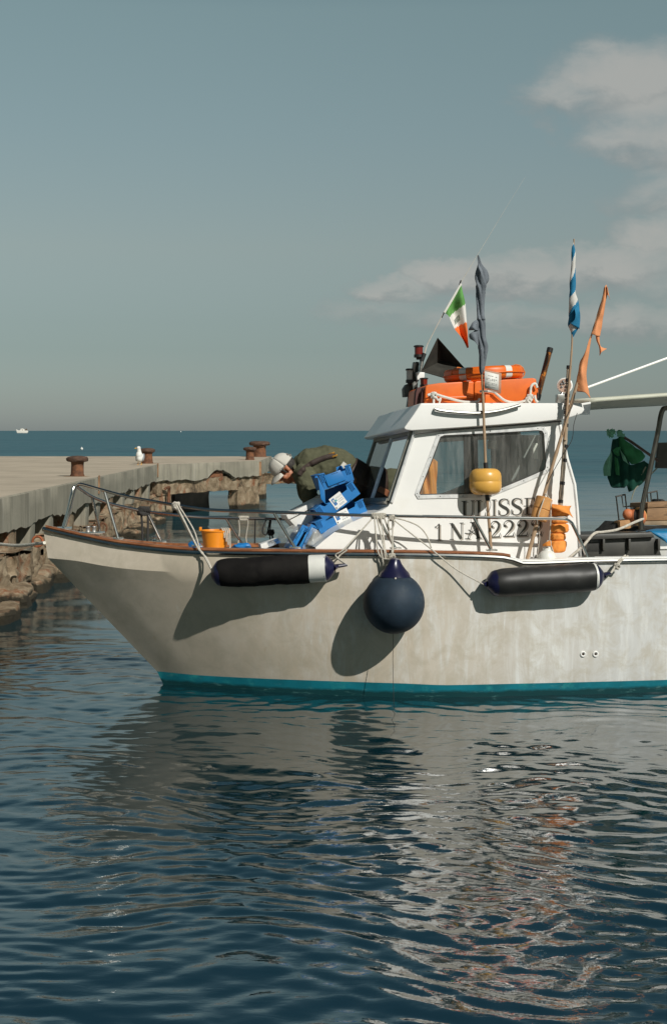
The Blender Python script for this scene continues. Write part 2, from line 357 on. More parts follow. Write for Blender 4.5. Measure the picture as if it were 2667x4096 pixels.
DARKM = pmat('dark_weathered_metal', (.035, .034, .03), .38, .6, var=.4, scale=12, col2=(.14, .09, .05), thr=(.65, .8), s2=10)
BLACKP = pmat('black_plastic', (.016, .015, .014), .42, var=.3, scale=14)
RUBBER = pmat('dark_rubber', (.05, .047, .042), .6, var=.3, scale=14)
def glass_mat(name, tintc, dirt, refl=1.0):
    m, nt, b, out = nodes(name); nt.nodes.remove(b)
    tr = N(nt, 'ShaderNodeBsdfTransparent', Color=(*tintc, 1)); gl = N(nt, 'ShaderNodeBsdfGlossy', Roughness=.03)
    fr = N(nt, 'ShaderNodeFresnel', IOR=1.5); df = N(nt, 'ShaderNodeBsdfDiffuse', Color=(.5, .49, .45, 1))
    s1 = nt.nodes.new('ShaderNodeMixShader'); s2 = nt.nodes.new('ShaderNodeMixShader')
    st = ramp(nt, noise(nt, coords(nt, (10, 10, 1.2)), 2.2, 8, .7, .3), [(.42, (dirt*.25,)*3), (.75, (dirt,)*3)])
    nt.links.new(st, s1.inputs[0]); nt.links.new(tr.outputs[0], s1.inputs[1]); nt.links.new(df.outputs[0], s1.inputs[2])
    nt.links.new(fr.outputs[0], s2.inputs[0]); nt.links.new(s1.outputs[0], s2.inputs[1]); nt.links.new(gl.outputs[0], s2.inputs[2])
    nt.links.new(s2.outputs[0], out.inputs[0]); return m
GLASS = glass_mat('salt_streaked_glass', (.80, .86, .84), .26); GLASSW = glass_mat('windscreen_glass', (.75, .84, .82), .30)
# ------------------------------------------------------------------ hull lines
tw = interp([(-.03, .012), (.31, .25), (1.08, .66), (1.84, .92), (2.2, .99), (2.61, 1.03), (3.21, 1.055), (3.97, 1.06), (6, 1.0), (7.6, .86)])
tg = interp([(-.95, .02), (-.85, .09), (-.6, .235), (-.3, .40), (.3, .68), (1.08, .92), (1.84, 1.05), (2.6, 1.10), (3.97, 1.12), (6, 1.07), (7.6, .95)])
def tk(s): return max(tg(s+.03)-.008, .012)
def zcurve(tf, px, tail=None):
    tab = []
    for u, v in px:
        s, t, z = loc(btf(u, v, tf)); tab.append((s, z))
    if tail is not None: tab += [(7.6, tab[-1][1]+tail)]
    return interp(tab)
zg = zcurve(tg, [(166, 2112), (230, 2126), (300, 2142), (500, 2180), (800, 2207), (1200, 2213), (1600, 2216), (1850, 2221), (2010, 2228), (2056, 2238), (2085, 2250), (2110, 2251), (2400, 2241), (2660, 2237)], .06)
zk_ = zcurve(tk, [(186, 2232), (300, 2243), (400, 2261), (500, 2275), (650, 2286), (800, 2290), (1100, 2285), (1400, 2274), (1800, 2270), (2060, 2272), (2667, 2275)], .05)
def zk(s): return min(zk_(s), zg(s)-.035)
zs = zcurve(tw, [(644, 2687), (800, 2702), (1200, 2721), (1600, 2734), (1800, 2741), (2000, 2737), (2300, 2730), (2667, 2720)], .03)
SE = 7.6
def s_of(level, q):                                   # raked stem: 0 gunwale, 1 knuckle, 2 stripe, 3 waterline, 4 keel
    s0 = (-.955, -.915, -.03, .045, .5)[level]; return s0+(SE-s0)*q**1.35
NQ = 90
def hp(lev, w_, q, sd=1):
    """level point; w_ interpolates between knuckle and stripe"""
    if lev == 0: s = s_of(0, q); return L(s, sd*tg(s), zg(s))
    if lev == 1: s = s_of(1, q); return L(s, sd*tk(s), zk(s))
    if lev == 2:
        a = hp(1, 0, q, 1); b_ = hp(3, 0, q, 1); p = a.lerp(b_, w_)
        s, t, z = loc(p); fore = max(0, 1-q*2.3); g = (1-w_)**(.55+4.4*fore); t = lerp(max(loc(b_)[1], .008), loc(a)[1], g)
        return L(s, sd*t, z)
    if lev == 3: s = s_of(2, q); return L(s, sd*max(tw(s), .01), zs(s))
    if lev == 4: s = s_of(3, q); return L(s, sd*max(tw(s-.06)*.975, .008), zs(s)-.16)
    if lev == 5: s = s_of(4, q); return L(s, sd*max(tw(s-.4)*.5, .006), zs(s)-.55)
boat = thing('fishing_boat', 'white wooden-capped fishing boat with a teal waterline band moored beside the quay', 'boat', L(2.5, 0, 0))
def skin(name, levels, mat, par=boat):
    mb = MB()
    for sd in (1, -1):
        mb.grid([[hp(lv, w_, i/NQ, sd) for i in range(NQ+1)] for lv, w_ in levels])
    # stem closing strip and transom
    a = [hp(lv, w_, 0, 1) for lv, w_ in levels]; b_ = [hp(lv, w_, 0, -1) for lv, w_ in levels]; mb.grid([a, b_])
    a = [hp(lv, w_, 1, 1) for lv, w_ in levels]; b_ = [hp(lv, w_, 1, -1) for lv, w_ in levels]; mb.grid([a, b_])
    bm = bmesh.new()
    return obj(name, mb, mat, par, sharp=28)
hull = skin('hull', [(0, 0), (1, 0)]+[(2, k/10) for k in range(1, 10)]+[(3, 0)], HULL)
skin('waterline_band', [(3, 0), (4, 0), (5, 0)], TEAL)
def thull(s, z):                                      # half breadth of the topsides at height z
    best = None
    for i in range(NQ+1):
        pass
    # by bisection on the knuckle-to-stripe interpolation at the nearest q
    lo, hi = 0.0, 1.0
    zz = lambda q, w_: loc(hp(2, w_, q))
    q = .3
    for _ in range(6):
        w_ = min(1, max(0, (zk(s)-z)/max(zk(s)-zs(s), .01)))
        a, b_ = 0.0, 1.0
        for _ in range(24):
            mq = (a+b_)/2
            if zz(mq, w_)[0] < s: a = mq
            else: b_ = mq
        return zz(a, w_)[1]
# cap rail (varnished wood forward, painted aft), steel rubbing strake, deck
SC = loc(btf(2058, 2236, tg))[0]                      # where the sheer steps down
def strip(mb, s0, s1, ti, to, dz0, dz1, n, sd):
    A = []
    for i in range(n+1):
        s = lerp(s0, s1, i/n); o = tg(s)+to; i_ = max(tg(s)+ti, .0); z = zg(s)
        A.append([L(s, sd*i_, z+dz1), L(s, sd*o, z+dz1), L(s, sd*(o+.012), z+(dz0+dz1)/2), L(s, sd*o, z+dz0), L(s, sd*i_, z+dz0), L(s, sd*i_, z+dz1)])
    mb.grid(A); mb.add(A[0][:5], [[0, 1, 2, 3, 4]]); mb.add(A[-1][:5], [[0, 1, 2, 3, 4]])
for sd in (1, -1):
    mb = MB(); strip(mb, -.935, SC-.04, -.17, .012, 0, .032, 60, sd); obj('cap_rail', mb, WOOD, boat, bevel=0)
    mb = MB(); strip(mb, SC-.05, SE, -.20, .008, .0, .022, 50, sd); obj('side_deck_edge', mb, GEL, boat)
    pts = [L(s, sd*(tg(s)+.010), zg(s)-.006) for s in [lerp(-.955, SE, i/110) for i in range(111)]]
    obj('rubbing_strake', MB().tube(pts, .0155, 8, flat=1.2), STEEL, boat)
mb = MB(); G = []
for i in range(41):
    s = lerp(-.9, 3.02, i/40); G.append([L(s, t*(max(tg(s)-.10, .005)), zg(s)-.012+.02*(1-t*t)) for t in [k/6-1 for k in range(13)]])
mb.grid(G); obj('foredeck', mb, pmat('foredeck_paint', (.30, .24, .20), .35, var=.25, scale=6, col2=(.42, .40, .37), thr=(.5, .7)), boat)
mb = MB(); G = []
for i in range(21):
    s = lerp(3.0, SE, i/20); G.append([L(s, (tg(s)-.18), zg(s)+.004), L(s, tg(s)-.20, .42), L(s, -(tg(s)-.20), .42), L(s, -(tg(s)-.18), zg(s)+.004)])
mb.grid(G); mb.add([G[0][1], G[0][2], L(3.0, -.9, 1.05), L(3.0, .9, 1.05)], [[0, 1, 2, 3]])
obj('cockpit', mb, DECK, boat, sharp=20)
# a pair of skin fittings with rusty bores
for u in (2331, 2381):
    p = bt(u, 2617, thull(*loc(bt(u, 2617, 1.07))[::2]))
    fx = obj('skin_fitting', MB().lathe(p-BN*.01, BN, [(0, .026), (.016, .024), (.02, .018), (.014, .011), (.012, .0105)], 20, cap=False), GEL, boat)
    obj('bore', MB().lathe(p, BN, [(0, .012), (.0035, .011)], 16), pmat('rusty_bore', (.03, .018, .01), .8), fx)
OLDR = pmat('worn_roller', (.30, .29, .27), .5, .6)
# bow fairlead with two rollers
fl = obj('bow_fairlead', MB().box(bt(362, 2131, .12), (.20, .10, .012), Matrix.Rotation(TH, 3, 'Z')), STEEL, boat, bevel=.003)
for u in (352, 376): obj('roller', MB().lathe(bt(u, 2128, .14), (0, 0, 1), [(0, .022), (.01, .017), (.03, .016), (.042, .022), (.047, .02)], 14), OLDR, fl)
obj('mooring_cleat', MB().lathe(bt(618, 2163, .15), (0, 0, 1), [(0, .02), (.012, .014), (.028, .016), (.034, .022), (.038, .018)], 14), STEEL, boat)
# ------------------------------------------------------------------ guard rail
def trp(s): return max(tg(s)-.075, .02)
def trs(s): return -max(tg(s)-.075, .03)
RAD = .0128
port = [btf(u, v, lambda s: max(tg(s+.18)*.6, .04)) for u, v in [(258, 2112), (275, 2050), (292, 1985)]]
port += [btf(u, v, lambda s: .06+.0*s) for u, v in [(303, 1950), (311, 1940)]]
pp = [(325, 1937), (370, 1949), (416, 1962), (500, 1984), (600, 2003), (703, 2021), (800, 2035), (887, 2042), (1000, 2046), (1100, 2049), (1250, 2054), (1400, 2060), (1650, 2065), (1888, 2069), (2100, 2073), (2240, 2075), (2266, 2079), (2283, 2090), (2293, 2105), (2323, 2170), (2349, 2232)]
port = [btf(u, v, lambda s: max(min(trp(s), .05+.75*(s+.72)), .03)) for u, v in [(258, 2112), (275, 2050), (292, 1985), (303, 1950), (311, 1940)]+pp]
obj('rail', MB().tube(spline(port, 6), RAD, 10), STEEL, boat)
sp_ = [(252, 2112), (270, 2050), (285, 1985), (294, 1953), (306, 1946), (330, 1962), (368, 1986), (429, 2011), (500, 2029), (596, 2048), (700, 2060), (816, 2069), (960, 2074), (1100, 2076), (1155, 2077), (1400, 2082), (1700, 2086), (2100, 2090)]
stb = [btf(u, v, lambda s: min(max(trs(s), -.03-.75*(s+.72)), -.02)) for u, v in sp_]
obj('rail', MB().tube(spline(stb, 6), RAD, 10), STEEL, boat)
def stanch(top, base, tf, base_off=.0):
    a = btf(*top, tf); b_ = btf(*base, lambda s: tf(s)*1.0+base_off)
    o = obj('stanchion', MB().tube([a, b_], RAD*.95, 10), STEEL, boat)
    M3 = Matrix.Rotation(TH, 3, 'Z')
    obj('foot_plate', MB().box(b_+V((0, 0, .004)), (.085, .05, .012), M3), STEEL, o, bevel=.003)
for t_, b_ in [((419, 1968), (473, 2156)), ((703, 2026), (788, 2185)), ((1097, 2054), (1180, 2192)), ((1508, 2066), (1581, 2194)), ((1895, 2072), (1965, 2202))]:
    stanch(t_, b_, lambda s: max(min(trp(s), .05+.75*(s+.72)), .03))
for t_, b_ in [((369, 1990), (400, 2131)), ((589, 2049), (646, 2168)), ((905, 2074), (969, 2176))]:
    stanch(t_, b_, lambda s: min(max(trs(s), -.03-.75*(s+.72)), -.02))
M3 = Matrix.Rotation(TH, 3, 'Z')
obj('foot_plate', MB().box(port[0], (.12, .16, .012), M3), STEEL, boat, bevel=.003)
obj('foot_plate', MB().box(port[-1]+V((0, 0, .004)), (.11, .05, .014), M3), STEEL, boat, bevel=.003)
# ------------------------------------------------------------------ wheelhouse
TC, TR_ = .76, .825
def side(pts, t): return [bt(u, v, TC) + BN*(t-TC) for u, v in pts]
OUT = [(1662, 1716), (1640, 1784), (1601, 1893), (1563, 2006), (1552, 2026), (1530, 2040), (1468, 2062), (1400, 2092), (1340, 2126), (1300, 2158), (1262, 2190), (1262, 2240), (2322, 2246), (2318, 2200), (2308, 2045), (2303, 1985), (2297, 1937), (2283, 1885), (2267, 1834), (2250, 1760), (2241, 1713), (2235, 1668)]
WIN = [(1761, 1748), (1775, 1742), (1960, 1733), (2150, 1722), (2166, 1724), (2173, 1735), (2177, 1800), (2180, 1868), (2177, 1877), (2090, 1915), (2005, 1950), (1960, 1968), (1925, 1973), (1850, 1975), (1760, 1976), (1680, 1978), (1677, 1973), (1700, 1910), (1730, 1832)]
def offset(poly, d):
    n = len(poly); o = []
    for i in range(n):
        a = V((*poly[i-1], 0)); b_ = V((*poly[i], 0)); c = V((*poly[(i+1) % n], 0))
        n1 = V((-(b_-a).y, (b_-a).x, 0)).normalized(); n2 = V((-(c-b_).y, (c-b_).x, 0)).normalized()
        nn = (n1+n2); nn = nn/max(nn.length, .5); nn = nn/max(nn.dot(n1)/1.0, .6) if nn.length else nn
        o.append((b_.x-nn.x*d, b_.y-nn.y*d))
    return o
WFR = offset(WIN, 17)
if abs(WFR[3][1]) > WIN[3][1]: WFR = offset(WIN, -17)
cab = boat
mb = MB()
for t0 in (TC, -TC):
    o3 = side(OUT, t0); w3 = side(WIN, t0)
    mb.sheet(o3, [w3])
    o4 = side(OUT, t0*.955); w4 = side(WIN, t0*.955); mb.sheet(o4, [w4])
    n = len(w3); mb.grid([w3+[w3[0]], w4+[w4[0]]])
TRK = OUT[3:11]                                        # coachroof ahead of the windscreen
a = side(TRK, TC); b_ = side(TRK, -.40); mb.grid([a, [p.lerp(q, .5)+BZ*.015 for p, q in zip(a, b_)], b_])
o3 = side(TRK+[(1262, 2240), (1552, 2240)], -.40); mb.sheet(o3)
obj('wheelhouse', mb, GEL, boat, sharp=25)
mb = MB(); RB = [(2235, 1672), (2241, 1713), (2267, 1834), (2297, 1937), (2308, 2045), (2320, 2240)]
A_ = side(RB, TC); mb.grid([A_, side(RB, .25)]); mb.grid([side(RB, -.35), side(RB, -TC)])
obj('aft_bulkhead', mb, GEL, boat, solid=.03)
# pale weathered window frames and panes on both sides
FRM = pmat('oxidised_alloy', (.55, .55, .54), .5, .2, var=.25, scale=16, col2=(.74, .73, .70), thr=(.45, .65), s2=7)
for sgn in (1, -1):
    t0 = TC*sgn
    f0 = side(WFR, t0+.008*sgn); f1 = side(WIN, t0+.008*sgn)
    mb = MB().sheet(f0, [f1]); g0 = side(WFR, t0-.002*sgn); g1 = side(WIN, t0-.02*sgn)
    mb.grid([f0+[f0[0]], g0+[g0[0]]]); mb.grid([f1+[f1[0]], g1+[g1[0]]])
    wf = obj('window', mb, FRM, boat)
    pp = [p-BN*.012*sgn for p in side(WIN, t0)]
    obj('pane', MB().sheet(pp), GLASS, wf)
    obj('gasket', MB().tube([p+BN*.006*sgn for p in side(WIN, t0)]+[side(WIN, t0)[0]+BN*.006*sgn], .0045, 6, cap=False), RUBBER, wf)
scr = MB()
for i, (u, v) in enumerate(offset(WIN, 9 if abs(offset(WIN, 9)[3][1]) < WIN[3][1] else -9)):
    scr.lathe(bt(u, v, TC+.0085), BN, [(0, .0045), (.002, .003)], 8)
obj('screws', scr, RUBBER, boat)['kind'] = 'stuff'
# windscreen: two raked panes in a dark frame
def fr(u, v, k): return bt(u, v, TC)+BN*(-TC*2*k)
TLp, BLp = (1650, 1728), (1560, 2004)
tl, bl = fr(*TLp, .03), fr(*BLp, .03); tr, br = fr(*TLp, .97), fr(*BLp, .97)
pn = (bl-tl).cross(tr-tl).normalized(); pn = pn if pn.x < 0 else -pn
mb = MB()
for a, b_, r_ in ((tl, tr, .022), (bl, br, .028), (tl, bl, .018), (tr, br, .018)):
    mb.tube([a, b_], r_, 8)
ws = obj('windscreen', mb, pmat('grey_windscreen_seal', (.24, .235, .20), .55, var=.2), boat)
mid_t, mid_b = tl.lerp(tr, .5), bl.lerp(br, .5)
for a, b_, c, d in ((tl, mid_t, mid_b, bl), (mid_t, tr, br, mid_b)): obj('pane', MB().add([a, b_, c, d], [[0, 1, 2, 3]]), GLASSW, ws)
obj('mullion', MB().tube([mid_t, mid_b], .016, 8), FRM, ws)
obj('sill', MB().prism([bl+pn*.05-BZ*.03, bl+pn*.02+BZ*.005, bl-pn*.05+BZ*.0, bl-pn*.05-BZ*.05], br-bl), pmat('sill_rubber', (.20, .19, .165), .6), ws, bevel=.006)
obj('pillar_trim', MB().tube([bt(1659, 1722, TC+.004), bt(1612, 1868, TC+.004), bt(1566, 2010, TC+.004)], .013, 8), FRM, ws)
# roof: deep-fasciaed moulding with a raked visor
RO = [(1683, 1612), (1652, 1660), (1615, 1712), (1624, 1720), (1646, 1722), (1800, 1713), (2000, 1699), (2150, 1688), (2258, 1676), (2326, 1655), (2338, 1640), (2330, 1612), (2000, 1611)]
r3 = [bt(u, v, TR_) for u, v in RO]; mb = MB().prism(r3, BN*(-2*TR_))
obj('roof', mb, GEL, boat, bevel=.03, seg=3)
mb = MB().tube(spline([bt(1660, 1735, TR_-.03), bt(1800, 1719, TR_-.03), bt(2000, 1705, TR_-.03), bt(2245, 1684, TR_-.03)], 6), .006, 6)
obj('drip_bead', mb, RUBBER, boat)
gp = spline([bt(u, v, TR_+.035) for u, v in [(1738, 1634), (1760, 1641), (1820, 1648), (1912, 1652), (2000, 1642), (2080, 1620)]], 5)
gr_ = obj('grab_rail', MB().tube(gp, .0135, 10), pmat('tarnished_rail', (.26, .26, .235), .35, .8, var=.4, scale=12), boat)
for p in (gp[1], gp[-2]): obj('bracket', MB().tube([p, p-BN*.05], .009, 8), OLDST, gr_)
obj('sheave', MB().tube([bt(1930, 1650, TR_+.03), bt(1912, 1651, TR_+.03)], .017, 10), BLACKP, gr_)
# inside: dash, post, bench back, hanging scraps
DK = pmat('dark_interior', (.055, .06, .06), .7, var=.4, scale=7)
def ib(name, u0, v0, u1, v1, t0, t1, m, **k):
    a = bt(u0, v0, (t0+t1)/2); b_ = bt(u1, v1, (t0+t1)/2); sa, _, za = loc(a); sb, _, zb = loc(b_)
    mb = MB(); vs = [L(s, t, z) for z in (zb, za) for s, t in ((sa, t0), (sb, t0), (sb, t1), (sa, t1))]
    mb.add(vs, [[3, 2, 1, 0], [4, 5, 6, 7], [0, 1, 5, 4], [1, 2, 6, 5], [2, 3, 7, 6], [3, 0, 4, 7]]); return obj(name, mb, m, boat, bevel=.008, **k)
ib('dashboard', 1590, 2000, 1760, 2060, -.70, .70, DK)
ib('helm_post', 1862, 1730, 1905, 2100, -.30, -.12, DK)
ib('bench_back', 2010, 1745, 2200, 2150, -.68, -.2, pmat('drab_bench', (.17, .18, .165), .7, var=.15, scale=6))
ib('chart_card', 1948, 1762, 1986, 1796, -.1, -.09, pmat('paper_grey', (.55, .53, .48), .8))
ib('hanging_cloth', 2130, 1772, 2150, 1836, -.05, -.03, pmat('pale_cloth', (.6, .58, .52), .8))
ib('cabin_sole', 1600, 2160, 2300, 2200, -.72, .72, DK)
# canopy over the working deck, its bent tube, the white stay, and a dark side panel
cn = [bt(u, v, .72) for u, v in [(2358, 1607), (2390, 1600), (2700, 1578), (3600, 1530)]]
mb = MB(); a = cn; b_ = [p-BN*1.55-BZ*.0 for p in cn]
mb.grid([a, [p.lerp(q, .33)+BZ*.035 for p, q in zip(a, b_)], [p.lerp(q, .66)+BZ*.035 for p, q in zip(a, b_)], b_])
obj('canopy', mb, pmat('canopy_paint', (.52, .52, .42), .6, var=.12, scale=4), boat, solid=.028)
mb = MB().prism([bt(2318, 1613, .80), bt(2362, 1606, .73), bt(2358, 1650, -.74), bt(2318, 1650, -.80)], -BZ*.02); obj('canopy_bracket', mb, GEL, boat, bevel=.008)
tb = [bt(u, v, .30) for u, v in [(2563, 2120), (2566, 2040), (2600, 1875), (2632, 1720), (2641, 1668), (2650, 1640), (2666, 1632), (2760, 1626)]]
obj('canopy_leg', MB().tube(spline(tb, 6), .022, 12), pmat('worn_dark_tube', (.14, .13, .11), .3, .9, var=.4, scale=6), boat)
obj('stay', MB().tube([bt(2330, 1556, .2), bt(2700, 1420, .2)], .0105, 8), GEL, boat)
pnl = [bt(u, v, -.35) for u, v in [(2634, 1770), (2800, 1766), (2800, 1876), (2624, 1872)]]
obj('side_panel', MB().prism(pnl, -BN*.04), pmat('dark_canvas', (.075, .072, .065), .8, var=.2), boat, bevel=.006)
# searchlight on the roof
sp0 = bt(2258, 1542, .35); ax = (-BA*.45+BN*.85).normalized()
sr = obj('search_light', MB().lathe(sp0-ax*.07, ax, [(0, .03), (.01, .058), (.05, .066), (.075, .068), (.08, .060)], 24), GEL, boat)
face = MB().lathe(sp0+ax*.006, ax, [(0, .060), (.006, .057)], 24); obj('lens', face, pmat('pinkish_lens_plate', (.50, .36, .28), .35, var=.2), sr)
x_ = ax.cross(V((0, 0, 1))).normalized(); y_ = x_.cross(ax)
for dx, dy in ((-.028, .030), (.004, .018), (.012, .036), (-.036, -.010), (-.012, -.008), (-.010, -.036), (.024, -.012), (.028, .014)):
    obj('bulb', MB().ell(sp0+ax*.012+x_*dx+y_*dy, .0105, n=10), pmat('grey_bulb', (.16, .17, .17), .2), sr)
obj('light_base', MB().box(bt(2240, 1594, .35), (.07, .06, .07), M3).tube([bt(2244, 1580, .35), sp0-ax*.05], .014), OLDST, sr, bevel=.006)
# mast with lights, radar reflector and aerial at the fore end of the roof
TM = .0
def mp(u, v, t=TM): return bt(u, v, t)
mst = obj('mast', MB().prism([mp(1628, 1626), mp(1637, 1626), mp(1664, 1450), mp(1655, 1447)], -BN*.05).prism([mp(1637, 1626), mp(1668, 1618), mp(1671, 1500), mp(1676, 1448), mp(1663, 1446)], -BN*.016), DARKM, boat)
obj('junction_box', MB().prism([mp(1666, 1488, .06), mp(1698, 1489, .06), mp(1697, 1512, .06), mp(1669, 1519, .06)], -BN*.07), GEL, mst, bevel=.003)
obj('bracket', MB().prism([mp(1648, 1530, .03), mp(1676, 1518, .03), mp(1652, 1560, .03)], -BN*.02), OLDST, mst)
obj('horn_box', MB().prism([mp(1615, 1553), mp(1626, 1536), mp(1640, 1532), mp(1634, 1586), mp(1617, 1586)], -BN*.09), pmat('grey_green_box', (.10, .11, .10), .6), mst, bevel=.005)
def nav(u, v0, v1, rpx, lens, t, white=None):
    a = mp(u, v1, t); b_ = mp(u, v0, t); h = (b_-a).length; r_ = rpx/5556*11.6; ax = (b_-a)/h
    o = obj('navigation_light', MB().lathe(a, ax, [(-.03, r_*.5), (-.012, r_*.6), (-.01, r_*1.05), (h*.14, r_*1.05)], 18), BLACKP, mst)
    obj('cap', MB().lathe(a, ax, [(h*.86, r_*1.12), (h*.95, r_*1.12), (h, r_*.9)], 18), BLACKP, o)
    obj('lens', MB().lathe(a, ax, [(h*.13, r_*.88), (h*.87, r_*.92)], 18), lens, o)
    return o
REDL = pmat('dark_red_lens', (.13, .012, .008), .12, var=.3, spec=.6); CLR = pmat('clear_lens', (.5, .5, .46), .2)
nav(1674, 1381, 1424, 19, REDL, .02); n2_ = nav(1637, 1474, 1526, 14.5, CLR, .03); nav(1695, 1511, 1543, 16, pmat('red_black_lens', (.16, .02, .01), .12), .12)
mb = MB().tube([mp(1679, 1486, .05), mp(1683, 1462, .05)], .016, 10).tube([mp(1683, 1462, .05), mp(1686, 1446, .05)], .019, 10)
ar = obj('aerial', mb, OLDST, mst)
obj('socket', MB().tube([mp(1685, 1446, .05), mp(1697, 1413, .05)], .018, 12), BLACKP, ar)
obj('whip', MB().tube([mp(1697, 1413, .05), mp(1709, 1376, .05), mp(1775, 1248, .05), mp(1841, 1132, .05), mp(1911, 1016, .05), mp(2010, 852, .05), mp(2100, 706, .05)], [.008, .006, .0045, .0035, .0022, .0012, .0007], 6), pmat('cream_fibreglass', (.44, .42, .37), .5), ar)
P0, P1, P2, P3 = mp(1750, 1350, .02), mp(1684, 1485, .02), mp(1776, 1511, .10), mp(1860, 1474, .02); PC = mp(1768, 1440, -.16)
mb = MB().add([P0, P1, P2, P3, PC], [[0, 1, 4], [1, 2, 4], [2, 3, 4], [3, 0, 4]])
rr = obj('radar_reflector', mb, pmat('black_sheet_metal', (.038, .036, .030), .65, 0, var=.3, scale=10, spec=.25), mst, solid=.006, smooth=False)
# registration lettering, hand painted with a thin drop line
def stroke(pts, ws):
    P = [V((*p, 0)) for p in pts]; n = len(P); l_, r_ = [], []
    for i in range(n):
        t = (P[min(i+1, n-1)]-P[max(i-1, 0)]).normalized(); nn = V((-t.y, t.x, 0)); w_ = ws[i] if isinstance(ws, (list, tuple)) else ws
        l_.append(P[i]+nn*w_/2); r_.append(P[i]-nn*w_/2)
    return l_, r_
def curve(pts, ws, n=6):
    P = spline([(*p, 0) for p in pts], n); W_ = spline([(w_, 0, 0) for w_ in ws], n); return [(p.x, p.y) for p in P], [max(w_.x, .02) for w_ in W_]
TN, TKK = .035, .17
def ser(x, y, w_): return ([(x-w_/2, y), (x+w_/2, y)], .045)
def stem(x, y0=0, y1=1, w_=TKK): return ([(x, y0), (x, y1)], w_)
GL = {
 'U': [stem(.22, .25, 1), ser(.22, .98, .42), ser(.84, .98, .30), ([(.84, 1), (.84, .3)], .06), curve([(.22, .3), (.25, .12), (.5, .02), (.76, .12), (.84, .32)], [TKK, .15, .07, .05, .05])],
 'L': [stem(.25), ser(.25, .98, .46), ([(.05, .025), (.85, .025)], .05), ([(.80, .0), (.88, .28)], [.1, .03])],
 'I': [stem(.5), ser(.5, .98, .6), ser(.5, .02, .6)],
 'S': [curve([(.80, .70), (.78, .90), (.5, .985), (.22, .88), (.20, .68), (.45, .52), (.70, .40), (.82, .22), (.68, .05), (.42, .015), (.18, .1), (.14, .32)], [.04, .05, .05, .12, .17, .19, .19, .17, .08, .05, .05, .04]), ([(.80, .99), (.82, .66)], [.03, .07]), ([(.12, .02), (.12, .34)], [.03, .07])],
 'E': [stem(.25), ([(.02, .98), (.86, .98)], .045), ([(.02, .02), (.88, .02)], .045), ([(-.05, .52), (.70, .52)], .04), ([(.84, 1), (.90, .74)], [.09, .03]), ([(.84, 0), (.92, .28)], [.09, .03]), ([(.62, .40), (.64, .64)], [.04, .05])],
 'N': [([(.14, 0), (.14, .95)], .05), ([(.12, .97), (.82, .03)], .19), ([(.86, .02), (.86, 1)], .05), ser(.14, .02, .3), ser(.10, .98, .26), ser(.86, .98, .3)],
 'A': [([(.16, 0), (.50, 1)], .05), ([(.47, 1), (.83, 0)], .19), ([(-.02, .36), (.3, .3), (.58, .52), (.84, .62)], .05), ser(.14, .02, .3), ser(.84, .02, .36), ([(.2, .55), (.62, .26)], .05), ([(.3, .98), (.54, .98)], .045)],
 '1': [stem(.58), ser(.58, .02, .62), ([(.12, .84), (.18, .78), (.34, .86), (.55, .98)], [.08, .10, .05, .05])],
 '2': [curve([(.30, .62), (.16, .66), (.14, .82), (.34, .97), (.62, .96), (.82, .78), (.76, .54), (.50, .30), (.18, .05)], [.05, .11, .06, .05, .10, .18, .18, .10, .05]), ([(.06, .03), (.90, .03)], .075), ([(.84, .0), (.95, .26)], [.1, .03]), curve([(.16, .66), (.24, .72), (.32, .66), (.28, .60)], [.05, .05, .05, .04])],
}
INK = pmat('black_sign_paint', (.035, .034, .026), .5, var=.3); SHD = pmat('brown_drop_line', (.36, .32, .27), .6)
def word(name, chars):
    mbs = []
    for lift, du, dv, grow in ((.0025, 0, 0, 0), (.0012, 5.5, 4.5, 0)):
        mb = MB()
        for ch, u0, u1, vt, vb in chars:
            sl_ = -.05
            for pts, ws in GL[ch]:
                l_, r_ = stroke(pts, ws)
                def mpx(p): x, y = p.x, p.y; return bt(u0+(u1-u0)*x+du, vb-(vb-vt)*y+(u1-u0)*x*sl_+dv, TC)+BN*lift
                mb.grid([[mpx(p) for p in l_], [mpx(p) for p in r_]])
        mbs.append(mb)
    o = obj(name, mbs[0], INK, boat, smooth=False); obj('drop_line', mbs[1], SHD, o, smooth=False)
k_ = .3871
word('lettering', [(c, 1700+x0*k_, 1700+x1*k_, 1850+y0*k_, 1850+y1*k_) for c, x0, x1, y0, y1 in [('U', 372, 512, 398, 572), ('L', 522, 640, 392, 566), ('I', 668, 752, 385, 558), ('S', 742, 880, 377, 552), ('S', 876, 1016, 371, 546), ('E', 1022, 1142, 368, 540)]])
for grp_ in ([('1', 90, 180, 636, 806)], [('N', 255, 395, 628, 799), ('A', 412, 582, 620, 792)], [('2', 662, 782, 608, 778), ('2', 796, 926, 600, 771), ('2', 940, 1066, 592, 765), ('2', 1082, 1212, 585, 757)]):
    word('lettering', [(c, 1700+x0*k_, 1700+x1*k_, 1850+y0*k_, 1850+y1*k_) for c, x0, x1, y0, y1 in grp_])
